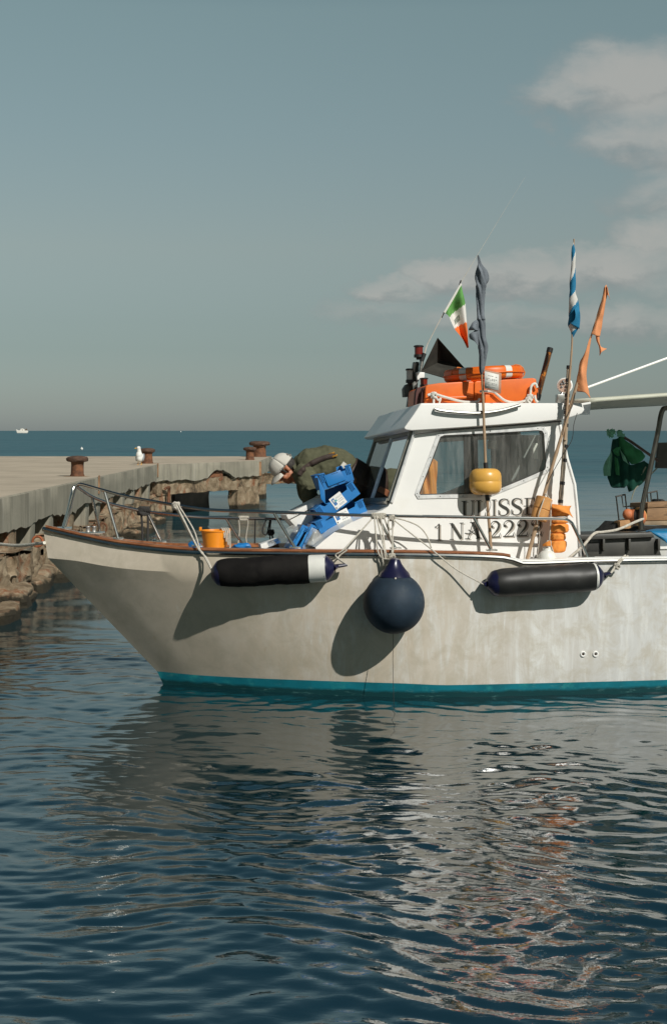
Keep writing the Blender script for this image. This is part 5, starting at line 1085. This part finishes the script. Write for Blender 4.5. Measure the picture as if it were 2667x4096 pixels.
def rough_mat():
    m, nt, b, out = nodes('broken_rusty_concrete'); co = coords(nt)
    c = ramp(nt, noise(nt, co, 2.6, 10, .7, .4), [(.33, (.05, .038, .027)), (.45, (.20, .145, .09)), (.60, (.33, .26, .175)), (.76, (.46, .40, .31))])
    r_ = ramp(nt, noise(nt, coords(nt, (1.6, 1.6, .7)), 1.5, 8, .68, .5), [(.54, (0, 0, 0)), (.64, (.85, .85, .85))]); c = mixc(nt, r_, c, (.20, .062, .022))
    # dark weed and wet band near the waterline
    geo = nt.nodes.new('ShaderNodeNewGeometry'); sx = nt.nodes.new('ShaderNodeSeparateXYZ'); nt.links.new(geo.outputs['Position'], sx.inputs[0])
    ad = nt.nodes.new('ShaderNodeMath'); ad.operation = 'MULTIPLY_ADD'; nt.links.new(noise(nt, co, 5, 5), ad.inputs[0]); ad.inputs[1].default_value = -.22; nt.links.new(sx.outputs[2], ad.inputs[2])
    wet = ramp(nt, ad.outputs[0], [(.0, (1, 1, 1)), (.05, (0, 0, 0))]); c = mixc(nt, wet, c, (.035, .030, .020))
    nt.links.new(c, b.inputs['Base Color']); b.inputs['Roughness'].default_value = .92; b.inputs['Specular IOR Level'].default_value = .2
    nt.links.new(bumpn(nt, noise(nt, co, 9, 10, .72), .8, .05), b.inputs['Normal']); return m
ROUGH = rough_mat(); RUST = pmat('flaking_rust', (.13, .055, .026), .85, var=.45, scale=12, bump=.6, bscale=50, col2=(.22, .085, .03), thr=(.5, .7), s2=7)
C0 = V((-4.40, 6.0, ZD)); Ca = V((-4.47, 18.66, ZD)); C1 = V((-4.69, 37.0, ZD)); C2 = V((-2.17, 41.67, ZD)); C3 = V((-2.16, 48.3, ZD))
QS = .9; QE = V((0, 0, H))                            # the quay's plan below is drawn at 1/QS of its size; its root carries the scale
quay = thing('concrete_quay', 'weathered concrete quay with crumbling piers running out behind the bow', 'quay', (-5, 30, 0))
quay.scale = (QS,)*3; quay.location = QE+(V((-5, 30, 0))-QE)*QS
path = []
for a, b_ in ((C0, Ca), (Ca, C1), (C1, C2), (C2, C3)):
    n = max(2, int((b_-a).length/.16))
    path += [a.lerp(b_, i/n) for i in range(n)]
path.append(C3)
def inward(p):
    return V((-1, 0, 0)) if p.y < 36.5 else (V((-.55, .83, 0)) if p.y < 41.2 else V((-1, 0, 0)))
mb = MB(); top = [p.copy() for p in path]; A, Bv, Cv, Dv = [], [], [], []
for i, p in enumerate(path):
    th = lerp(.50, .46, min(1, max(0, (p.y-15)/22)))
    jag = .07*nz(p, 1.1, 3)+.05*nz(p, 4.3, 5)
    if p.y > 37.5: jag += .03*nz(p, 7, 2)
    hole = 0
    if 39.1 < p.y < 40.4 and p.x > -4.2: hole = .20*min(1, (p.y-39.1)*4, (40.4-p.y)*1.6)
    rel = V((nz(p, .9, 7), 0, 0))*.02
    A.append(p+rel-V((0, 0, .02))); Bv.append(p+rel*1.4-V((0, 0, th+jag-hole))); Cv.append(p+inward(p)*.7-V((0, 0, th+jag*.3-hole*.4)))
mid = [a.lerp(b_, .5)+V((0, 0, 0))+V((nz(a, 2.2, 9), 0, 0))*.015 for a, b_ in zip(A, Bv)]
lip = [p+inward(p)*.025 for p in path]
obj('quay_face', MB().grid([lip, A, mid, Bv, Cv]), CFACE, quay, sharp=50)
back = [V((-42, 49.2, ZD)), V((-42, 6, ZD))]
obj('deck', MB().sheet([p.copy() for p in lip]+[V((-2.16, 48.55, ZD))]+back), CDECK, quay)
obj('far_face', MB().prism([V((-2.16, 48.55, ZD-.004)), V((-42, 49.2, ZD-.004)), V((-42, 49.2, -.8)), V((-5.5, 48.6, -.8)), V((-5.5, 48.6, .72)), V((-2.16, 48.55, .72))], V((0, -.3, 0))), CFACE, quay)
# recessed wall with corbels, broken footings in front of it
rw = [V((-5.05, 6, 0)), V((-5.05, 18.7, 0)), V((-5.2, 36.6, 0))]
mb = MB(); g0 = []; g1 = []
for a, b_ in ((rw[0], rw[1]), (rw[1], rw[2])):
    for i in range(61):
        p = a.lerp(b_, i/60); d = V((nz(p, .8, 1)*.12, 0, 0)); g0.append(p+d+V((0, 0, .8))); g1.append(p+d*1.5+V((0, 0, -.8)))
obj('retaining_wall', MB().grid([g0, [a.lerp(b_, .5)+V((nz(a, 1.3, 4)*.1, 0, 0)) for a, b_ in zip(g0, g1)], g1]), ROUGH, quay, sharp=60)
def edgex(y): return lerp(-4.47, -4.69, (y-18.66)/(37-18.66))
y = 9.3; k = 0
ys_ = []
while y < 36.4:
    ys_.append(y); y += 1.62+.25*math.sin(k*1.7); k += 1
for k, y in enumerate(ys_):
    x = edgex(y)-.03; w_ = .42+.06*math.sin(k*2.3); zb = .02+.14*math.sin(k*1.9)
    poly = [V((x-.9, y, .76)), V((x, y, .76)), V((x-.02, y, .30+zb)), V((x-.10, y, .06+zb)), V((x-.9, y, .02))]
    mb = MB().prism(poly, V((0, w_, 0))); o = obj('corbel', mb, CFACE if k % 3 else ROUGH, quay, bevel=.025, disp=lambda q: V((nz(q, 3, 1), nz(q, 3, 2), nz(q, 3, 3)))*.035)
def roughbox(name, a, b_, d, z0, z1, mat, seed, amp=.05, nx_=26, nz_=14):
    a = V(a); b_ = V(b_); L_ = (b_-a); dn = V((-L_.y, L_.x, 0)).normalized()*d; mb = MB()
    def face(p, q, cols):
        G = []
        for i in range(nz_+1):
            G.append([])
            for j in range(cols+1):
                P = p.lerp(q, j/cols); z = lerp(z0, z1, i/nz_); P = V((P.x, P.y, z)); e = V((nz(P, 2.6, seed), nz(P, 2.6, seed+1), nz(P, 2.6, seed+2)*1.2))*amp+V((nz(P, 7, seed), nz(P, 7, seed+1), nz(P, 7, seed+2)))*amp*.5+V((nz(P, 17, seed), nz(P, 17, seed+1), nz(P, 17, seed+2)))*amp*.22
                G[-1].append(P+e)
        mb.grid(G); return G
    c4 = [a, b_, b_+dn, a+dn]
    for i in range(4): face(c4[i], c4[(i+1) % 4], nx_ if i % 2 == 0 else 14)
    G0 = face(a, a, 1) if False else None
    mb.grid([[V((a.lerp(b_, j/nx_)).xyz)+V((0, 0, z0)) for j in range(nx_+1)], [V((a.lerp(b_, j/nx_)).xyz)+dn+V((0, 0, z0)) for j in range(nx_+1)]])
    mb.grid([[V((a.lerp(b_, j/nx_)).xyz)+V((0, 0, z1)) for j in range(nx_+1)], [V((a.lerp(b_, j/nx_)).xyz)+dn+V((0, 0, z1)) for j in range(nx_+1)]])
    return obj(name, mb, mat, quay, sharp=40)
def rock(name, c, r_, seed, mat, par, n=26, amp=.28, flat=3.0):
    mb = MB(); c = V(c); m_ = n//2+1; G = []
    for i in range(m_):
        a = math.pi*(i/(m_-1)-.5); row = []
        for j in range(n):
            g = 2*math.pi*j/n; d = V((math.cos(a)*math.cos(g), math.cos(a)*math.sin(g), math.sin(a)))
            e = (abs(d.x)**flat+abs(d.y)**flat+abs(d.z)**flat)**(-1/flat)         # blocky
            s_ = e*(1+amp*mnoise.noise(d*1.3+V((seed, 0, 0)))+amp*.5*mnoise.noise(d*3.1+V((0, seed, 0)))+amp*.25*mnoise.noise(d*7+V((0, 0, seed))))
            row.append(c+V((d.x*r_[0], d.y*r_[1], d.z*r_[2]))*s_)
        G.append(row+[row[0]])
    return obj(name, mb.grid(G), mat, par, sharp=32)
for k, y in enumerate(ys_):
    rr_ = random.Random(k); x = edgex(y)
    x0 = x+.06+rr_.uniform(-.12, .10); hgt = .36+rr_.uniform(-.12, .10); y0 = y-.28; y1 = y+1.25+rr_.uniform(-.1, .1)
    roughbox('footing', (x0-.7, y0, 0), (x0-.7, y1, 0), -.7, -.75, hgt, ROUGH, k*3, .10, 30, 20)
    rock('footing', (x+.14+rr_.uniform(-.1, .1), y-.42+rr_.uniform(-.2, .2), -.36), (.30, .32+rr_.uniform(0, .2), .30), k*5.7+2, ROUGH, quay, n=30, amp=.24, flat=6)
for (u, v, z, r_, sd) in ((30, 2395, .10, (.36, .45, .20), 3), (130, 2330, .06, (.34, .5, .26), 8), (205, 2280, .10, (.4, .5, .22), 12)):
    p_ = atz(u, v, z)+V((-.1, .3, -.06)); rock('footing', QE+(p_-QE)/QS, r_, sd, ROUGH, quay, n=30, amp=.2, flat=6)
# outer head: broken beam, legs and the sheer inner wall
e1 = V((-4.69, 37.0, 0)); e2 = V((-2.17, 41.67, 0)); dd = (e2-e1).normalized(); nn = V((-dd.y, dd.x, 0))
def hp2(k, inn=0): return e1+dd*k+nn*inn
LH = (e2-e1).length
roughbox('beam', hp2(.10, .10), hp2(LH-.02, .10), .5, .37, .76, ROUGH, 4, .038, 54)
roughbox('broken_edge', hp2(2.75, .14), hp2(3.35, .10), .3, .60, .95, RUST, 14, .04, 14)
roughbox('pier_leg', hp2(-.1, .12), hp2(.85, .12), .8, -.8, .42, ROUGH, 6, .05, 20)
roughbox('pier_leg', hp2(LH-1.16, .08), hp2(LH+.04, .08), .35, -.8, .42, ROUGH, 9, .05, 18)
roughbox('inner_wall', hp2(2.25, 1.0), hp2(4.0, 1.0), 6, -.8, .70, pmat('dark_concrete', (.06, .052, .042), .9, var=.5, scale=2), 10, .03, 12)  # inner wall in a plain darker concrete tone
roughbox('pier_leg', V((-3.3, 47.3, 0)), V((-2.35, 47.3, 0)), .9, -.8, .75, ROUGH, 12, .05, 12)
roughbox('outer_edge', V((-2.30, 41.8, 0)), V((-2.16, 42.2, 0)), -1.2, .52, .78, ROUGH, 19, .08, 8)
obj('hanging_rebar', MB().tube(spline([hp2(.35, .02)+V((0, 0, .52)), hp2(.42, -.08)+V((0, 0, .58)), hp2(.5, -.03)+V((0, 0, .5)), hp2(.48, -.02)+V((0, 0, .1))], 5), .04, 6), RUST, quay)
# rusty ring on a corbel
rp = at(150, 2166, 18.4)
obj('ring', MB().tube([rp+V((math.cos(g)*.066, 0, math.sin(g)*.066)) for g in [i*2*math.pi/22 for i in range(23)]], .017, 8, cap=False), pmat('orange_rust', (.30, .085, .03), .8, var=.4, scale=20), quay)
rp = at(412, 2112, 26)
obj('ring', MB().tube([rp+V((math.cos(g)*.07, 0, math.sin(g)*.09)) for g in [i*2*math.pi/16 for i in range(17)]], .02, 6, cap=False), RUST, quay)
# rust-stained joints down the face
JM = pmat('rust_stain', (.30, .17, .09), .9, var=.3, scale=8)
for u, v0, v1, Y_ in ((377, 1912, 1985, 27.0), (632, 1860, 1915, 37.0)):
    p = at(u, v0, Y_); q = at(u, v1, Y_)
    x = edgex(p.y)+.018; obj('joint', MB().box((x, p.y, (p.z+q.z)/2+.05), (.02, .10, abs(p.z-q.z))), JM, quay)
p = hp2(LH-.10, -.012); obj('joint', MB().box((p.x, p.y, ZD-.24), (.10, .02, .42)), JM, quay)
# bollards
def bollard(p, h_, rs, rc, label):
    o = thing('mooring_bollard', label, 'bollard', p, 'rusty bollards on the quay')
    obj('post', MB().lathe(p, (0, 0, 1), [(-.01, rs*1.12), (.02, rs*1.1), (.05, rs), (h_*.55, rs*.97), (h_*.74, rs*1.03)], 26), RUST, o, disp=lambda q: V((nz(q, 14, 1), nz(q, 14, 2), 0))*.012)
    obj('head', MB().lathe(p, (0, 0, 1), [(h_*.70, rs*1.02), (h_*.74, rc*.92), (h_*.80, rc), (h_*.90, rc), (h_*.96, rc*.86), (h_, rc*.5), (h_*1.005, .02)], 28), pmat('dark_rust', (.085, .045, .028), .85, var=.4, scale=10, bump=.5, bscale=40), o, disp=lambda q: V((nz(q, 12, 1), nz(q, 12, 2), nz(q, 12, 3)))*.012)
    obj('stain', MB().lathe(p, (0, 0, 1), [(.004, rs*1.9), (.006, rs*1.2)], 26), pmat('rust_stain_deck', (.36, .22, .12), .95, var=.3, scale=9), o, disp=lambda q: V((nz(q, 7, 1), nz(q, 7, 2), 0))*.07)
def onq(o): o.scale = (QS,)*3; o.location = QE+(o.location-QE)*QS
bollard(V((-5.03, 27.3, ZD)), .40, .125, .215, 'rusty mushroom bollard nearest the bow, alone on the quay edge')
bollard(V((-5.08, 37.9, ZD)), .42, .145, .215, 'rusty bollard standing right behind the seagull')
bollard(V((-2.56, 42.6, ZD)), .40, .125, .205, 'smaller rusty bollard at the quay corner, in front of the wider one')
bollard(V((-2.53, 47.6, ZD)), .54, .22, .36, 'widest rusty bollard at the far quay corner')
# ------------------------------------------------------------------ seagull
gp_ = V((-5.06, 36.3, ZD)); gull = thing('seagull', 'white seagull standing on the quay in front of a bollard', 'seagull', gp_)
WHF = pmat('white_feathers', (.72, .71, .67), .8, var=.06, scale=14, bump=.15, bscale=50); GRF2 = pmat('grey_wing_feathers', (.30, .31, .32), .8, var=.15); YLB = pmat('yellow_bill', (.70, .36, .05), .5)
q = lambda x, y, z: gp_+V((x, y, z))
mb = MB().ell(q(.0, .0, .20), (.105, .15, .12), Matrix.Rotation(R(28), 3, 'X'), 22).ell(q(-.01, -.06, .26), (.085, .09, .11), None, 18).tube([q(-.01, -.05, .28), q(-.005, -.07, .36), q(-.012, -.075, .42)], [.078, .055, .048], 14).ell(q(-.018, -.078, .445), (.058, .056, .050), None, 16).ell(q(.03, .16, .13), (.05, .12, .025), Matrix.Rotation(R(-20), 3, 'X'), 12)
obj('body', mb, WHF, gull, remesh=.012, sm=4)
for s_ in (-1, 1): obj('wing', MB().ell(q(.085*s_, .06, .20), (.030, .165, .085), Matrix.Rotation(R(24), 3, 'X'), 16), GRF2, gull)
obj('beak', MB().tube([q(-.065, -.085, .442), q(-.10, -.095, .440), q(-.125, -.10, .428)], [.016, .013, .004], 8), YLB, gull)
for s_ in (-1, 1):
    obj('eye', MB().ell(q(-.02+.045*s_, -.112, .458), .007, n=8), BLACKP, gull)
    mb = MB().tube([q(.04*s_, .0, .12), q(.042*s_, -.005, .06), q(.042*s_, -.0, .004)], .009, 7)
    for a in (-.5, 0, .5): mb.tube([q(.042*s_, 0, .006), q(.042*s_+.05*math.sin(a), -.05*math.cos(a), .004)], [.007, .004], 6)
    obj('leg', mb, YLB, gull)
# ------------------------------------------------------------------ far motorboat and marker buoys
for o_ in [o for o in COL.objects if o.parent is None and o.name.split('.')[0] in ('mooring_bollard', 'seagull')]: onq(o_)
fb_ = at(88, 1731.5, 1167); S_ = 9.6/46; fbt = thing('motorboat', 'small white motorboat far out on the horizon', 'boat', V((fb_.x, fb_.y, 0)))
q = lambda u, v, dy=0: V(((u-88)*.21+fb_.x, fb_.y+dy, (1732-v)*.21))
wb = pmat('far_white_paint', (.66, .63, .56), .5, var=.05)
obj('hull', MB().prism([q(64, 1717), q(70, 1721), q(109, 1722), q(111, 1726), q(109, 1733), q(68, 1733), q(66, 1726)], V((0, 3, 0))), wb, fbt, bevel=.25)
obj('cabin', MB().prism([q(79, 1722, .5), q(82, 1714, .5), q(90, 1713.5, .5), q(97, 1718, .5), q(98, 1722, .5)], V((0, 2, 0))), wb, fbt, bevel=.15)
obj('awning', MB().prism([q(98, 1719, .6), q(105, 1714, .6), q(106, 1715, .6), q(106, 1721, .6), q(99, 1721, .6)], V((0, 1.8, 0))), pmat('brown_awning', (.14, .10, .07), .8), fbt)
obj('window', MB().prism([q(88, 1718.5, .42), q(91, 1718.5, .42), q(91, 1721, .42), q(88, 1721, .42)], V((0, .05, 0))), BLACKP, fbt)
by = atz(327, 1799, .02); buo = thing('marker_buoy', 'small white buoy floating beyond the quay, above the nearest bollard', 'buoy', V((by.x, by.y, 0)), 'white buoys out at sea')
obj('float', MB().ell(V((by.x, by.y, .13)), .15, n=14), WHV, buo); obj('stalk', MB().tube([V((by.x, by.y, .2)), V((by.x, by.y, .34))], .03, 8), WHV, buo)
p = atz(723, 1728.5, .05); dup(buo, V((p.x, p.y, 0)), 'tiny white buoy close to the horizon, left of the two corner bollards', 5.0)
# ------------------------------------------------------------------ the fisherman, bent over the crates
TP = -.60
z5 = lambda x, y: (1080+x*.25806, 1790+y*.25806)
def pq(x, y, t=0): return bt(*z5(x, y), TP+t)
PXM = 5556/12.15                                       # photo pixels per metre at the man
def zr(x): return x*.25806/PXM
SKIN = pmat('tanned_skin', (.36, .135, .065), .55, var=.12, scale=20, sss=0); SWT = pmat('olive_sweater', (.092, .092, .056), .95, var=.14, scale=14, bump=.35, bscale=45, spec=.15)
OVR = pmat('brown_overalls', (.040, .020, .012), .6, var=.3, scale=7, bump=.2, bscale=20); HAIR = pmat('dark_grey_hair', (.03, .026, .022), .8, var=.5, scale=40, col2=(.16, .15, .14), thr=(.58, .7), s2=30)
man = thing('person', 'bent-over person in a white cap and olive sweater reaching down on the foredeck', 'person', bt(1440, 2180, TP))
HC = pq(228, 330)                                      # head centre; face looks down and forward
fw = (pq(120, 480)-pq(300, 260)).normalized()          # out of the face, down and to the bow
hu = (pq(120, 160)-pq(300, 420)); hu = (hu-fw*hu.dot(fw)).normalized()   # crown direction
hs_ = BN
HM = Matrix((hu, hs_, fw)).transposed()                # columns: crown, side, face
def hd(a, b_, c): return HC+hu*a+hs_*b_+fw*c
neck = pq(405, 330); sho = pq(470, 430); chest = pq(600, 330); spine = pq(860, 270); pel = pq(1220, 480)
kneeL, ankL = pq(1130, 1000, .13), pq(1330, 1420, .12); kneeR, ankR = pq(1110, 1000, -.15), pq(1350, 1430, -.13)
shL, shR = pq(560, 470, .23), pq(560, 460, -.19); elL, elR = pq(610, 720, .27), pq(560, 690, -.2); wrL, wrR = pq(650, 890, .15), pq(600, 880, -.13)
def hand(mb, w_, d, side):
    d = d.normalized(); x = BN*side; n_ = d.cross(x).normalized()
    mb.ell(w_+d*.05, (.042, .020, .055), Matrix((x, n_, d)).transposed(), 12)
    for k, (off, ln) in enumerate(((-.030, .062), (-.010, .074), (.010, .070), (.029, .055))):
        b_ = w_+d*.09+x*off; mb.tube([b_, b_+d*ln*.5+n_*.006, b_+d*ln*.85+n_*.026, b_+d*ln*.95+n_*.042], [.0095, .009, .0082, .007], 7)
    b_ = w_+d*.03-x*.036; mb.tube([b_, b_+d*.03-x*.022+n_*.012, b_+d*.056-x*.024+n_*.028], [.011, .010, .008], 7)
mb = MB()
mb.ell(hd(.035, 0, -.012), (.088, .076, .098), HM, 20).ell(hd(-.055, 0, .020), (.070, .062, .074), HM, 18).ell(hd(-.095, 0, .055), (.030, .040, .036), HM, 14)
mb.tube([hd(-.005, 0, .082), hd(-.030, 0, .112), hd(-.036, 0, .100)], [.012, .018, .014], 8)                       # nose
mb.ell(hd(.012, .034, .080), (.012, .024, .014), HM, 10).ell(hd(.012, -.034, .080), (.012, .024, .014), HM, 10)     # brows
mb.ell(hd(-.066, 0, .088), (.008, .024, .012), HM, 10).ell(hd(-.078, 0, .086), (.008, .022, .012), HM, 10)          # lips
mb.ell(hd(-.040, .048, .062), (.024, .020, .022), HM, 10).ell(hd(-.040, -.048, .062), (.024, .020, .022), HM, 10)   # cheeks
for s_ in (1, -1): mb.ell(hd(-.015, .077*s_, -.010), (.032, .010, .018), HM, 12)                                     # ears
mb.tube([hd(-.06, 0, -.05), neck, sho], [.058, .062, .075], 14).tube([sho, chest, spine, pel], [.11, .14, .135, .13], 16)
mb.tube([shL, elL, wrL], [.058, .046, .033], 12).tube([shR, elR, wrR], [.058, .046, .033], 12).tube([sho, shL], [.09, .06], 12).tube([sho, shR], [.09, .06], 12)
mb.tube([pel+BN*.09, kneeL, ankL], [.10, .065, .045], 12).tube([pel-BN*.09, kneeR, ankR], [.10, .065, .045], 12)
for a in (ankL, ankR): mb.tube([a+BA*.03-BZ*.03, a-BA*.17-BZ*.05], [.05, .04], 10)
hand(mb, wrL, wrL-elL-BA*.05, 1); hand(mb, wrR, wrR-elR, -1)
body = obj('body', mb, SKIN, man, remesh=.0075, sm=3)
for s_ in (1, -1): obj('eye', MB().ell(hd(-.004, .034*s_, .086), .011, n=10), pmat('eye_dark', (.05, .04, .035), .3), man)
def wr(q): return V((0, 0, 1))*.007*math.sin((q.x*.9+q.z*.5)*62+nz(q, 7, 9)*5)*max(0, nz(q, 4, 3)+.35)+V((nz(q, 11, 1), nz(q, 11, 2), nz(q, 11, 3)))*.014+V((nz(q, 24, 4), nz(q, 24, 5), nz(q, 24, 6)))*.009
mb = MB().tube([pq(360, 360), pq(400, 340), pq(470, 350)], [.082, .088, .115], 18)
mb.tube([pq(470, 370), pq(600, 300), pq(860, 255), pq(1080, 310), pq(1180, 380)], [.125, .165, .172, .160, .15], 22)
mb.tube([pq(520, 420, .12), shL, pq(595, 600, .265), elL, pq(660, 800, .20), pq(655, 868, .17)], [.10, .098, .082, .072, .060, .048], 16).tube([pq(520, 420, -.12), shR, elR, pq(600, 860, -.14)], [.11, .095, .075, .05], 14)
mb.tube([pq(500, 470, .06), pq(480, 520, .1)], [.07, .05], 10)
obj('sweater', mb, SWT, man, remesh=.009, sm=2, disp=None)
sw = [o for o in man.children if o.name.startswith('sweater')][0]
for v in sw.data.vertices: v.co += wr(v.co+WL[sw.name])
mb = MB().tube([pq(1170, 380), pq(1290, 470), pq(1330, 600), pq(1290, 760)], [.165, .185, .18, .15], 20)
mb.tube([pq(1290, 600, .10), pq(1180, 960, .13), pq(1330, 1420, .12)], [.135, .095, .075], 14).tube([pq(1290, 600, -.10), pq(1160, 960, -.15), pq(1350, 1430, -.13)], [.135, .095, .075], 14)
obj('overalls', mb, OVR, man, remesh=.010, sm=3)
# braces with brass buckles, waistband
STR = pmat('brown_elastic_brace', (.042, .027, .021), .8, var=.2)
def band(pts, w_, name, mat):
    P = spline(pts, 8); G = [[], []]
    for i, p in enumerate(P):
        t = (P[min(i+1, len(P)-1)]-P[max(i-1, 0)]).normalized(); nn_ = t.cross(BN).normalized()
        G[0].append(p+nn_*w_/2); G[1].append(p-nn_*w_/2)
    return obj(name, MB().grid(G), mat, man, solid=.008)
from mathutils.bvhtree import BVHTree
sw_t = BVHTree.FromPolygons([v.co+WL[sw.name] for v in sw.data.vertices], [list(p.vertices) for p in sw.data.polygons])
def on_sw(x, y, lift=.012):
    p = pq(x, y); d = (p-V((0, 0, H))).normalized(); hit = sw_t.ray_cast(V((0, 0, H)), d)[0]
    return (hit-d*lift) if hit is not None else pq(x, y, .1)
band([on_sw(x, y) for x, y in ((452, 425), (480, 375), (530, 325), (590, 280), (660, 235), (730, 200), (800, 172), (880, 145), (960, 128), (1010, 118))], .044, 'brace', STR)
band([pq(600, 66, -.02), pq(760, 42, .0), pq(900, 58, .02), pq(1050, 105, .03), pq(1200, 172, .04), pq(1380, 250, .05)], .030, 'brace', STR)
band([pq(1215, 165, .05), pq(1180, 215, .13), pq(1130, 285, .175), pq(1100, 330, .185)], .042, 'waistband', pmat('pale_waistband', (.45, .43, .38), .8))
BRS = pmat('brass_buckle', (.55, .27, .05), .35, .7)
for x, y in ((955, 85), (1000, 125)): obj('buckle', MB().box(on_sw(x, y+6, .02), (.055, .012, .016), Matrix.Rotation(R(-18), 3, 'Y')), BRS, man, bevel=.002)
# hair below the cap, the cap with peak, strap and stitched name
mb = MB().ell(hd(.012, 0, -.050), (.080, .0775, .070), HM, 18).ell(hd(-.05, 0, -.066), (.05, .060, .042), HM, 14)
for s_ in (1, -1): mb.tube([hd(.02, .070*s_, .028), hd(-.03, .071*s_, .024)], [.013, .007], 8)
obj('hair', mb, HAIR, man, disp=lambda q: V((nz(q, 50, 1), nz(q, 50, 2), nz(q, 50, 3)))*.006)
CAPM = pmat('off_white_cap', (.50, .475, .42), .9, var=.07, scale=12, bump=.25, bscale=50)
cap = thing('cap', '', 'cap', HC) if False else None
G = []
for i in range(15):
    a = R(lerp(-4, 88, i/14)); row = []
    for j in range(33):
        g = 2*math.pi*j/32; r_ = math.cos(a)**.75
        row.append(hd(.030+.112*math.sin(a), .094*r_*math.cos(g), -.006+.118*r_*math.sin(g)+.006*math.sin(a)))
    G.append(row)
cap = obj('cap', MB().grid(G), CAPM, man, sharp=60, solid=.004)
G = []
for i in range(9):
    k = i/8; row = []
    for j in range(17):
        b_ = lerp(-1, 1, j/16); ln = .098*(1-abs(b_)**2.6)**.5
        row.append(hd(.026-.022*b_*b_-.030*k*k+.004, .086*b_, .090*(1-.35*b_*b_)+ln*k))
    G.append(row)
obj('peak', MB().grid(G), CAPM, cap, sharp=60, solid=.006)
obj('strap', MB().tube([hd(.04, .05, -.118), hd(.045, 0, -.128), hd(.04, -.05, -.118)], .010, 8).tube([hd(.075, .03, -.112), hd(.06, .052, -.108)], .008, 6), pmat('grey_cap_strap', (.20, .19, .17), .8), cap)
obj('button', MB().ell(hd(.144, 0, 0), .010, n=10), CAPM, cap)
tx = (pq(225, 295, .105)-pq(155, 370, .105)); xl = tx.length; tx = tx/xl; ty = BN.cross(tx).normalized()
text('lettering', 'Carol', xl*.50, frame(pq(165, 372, .107), tx, ty, BN), pmat('dark_thread', (.03, .028, .026), .8), cap)
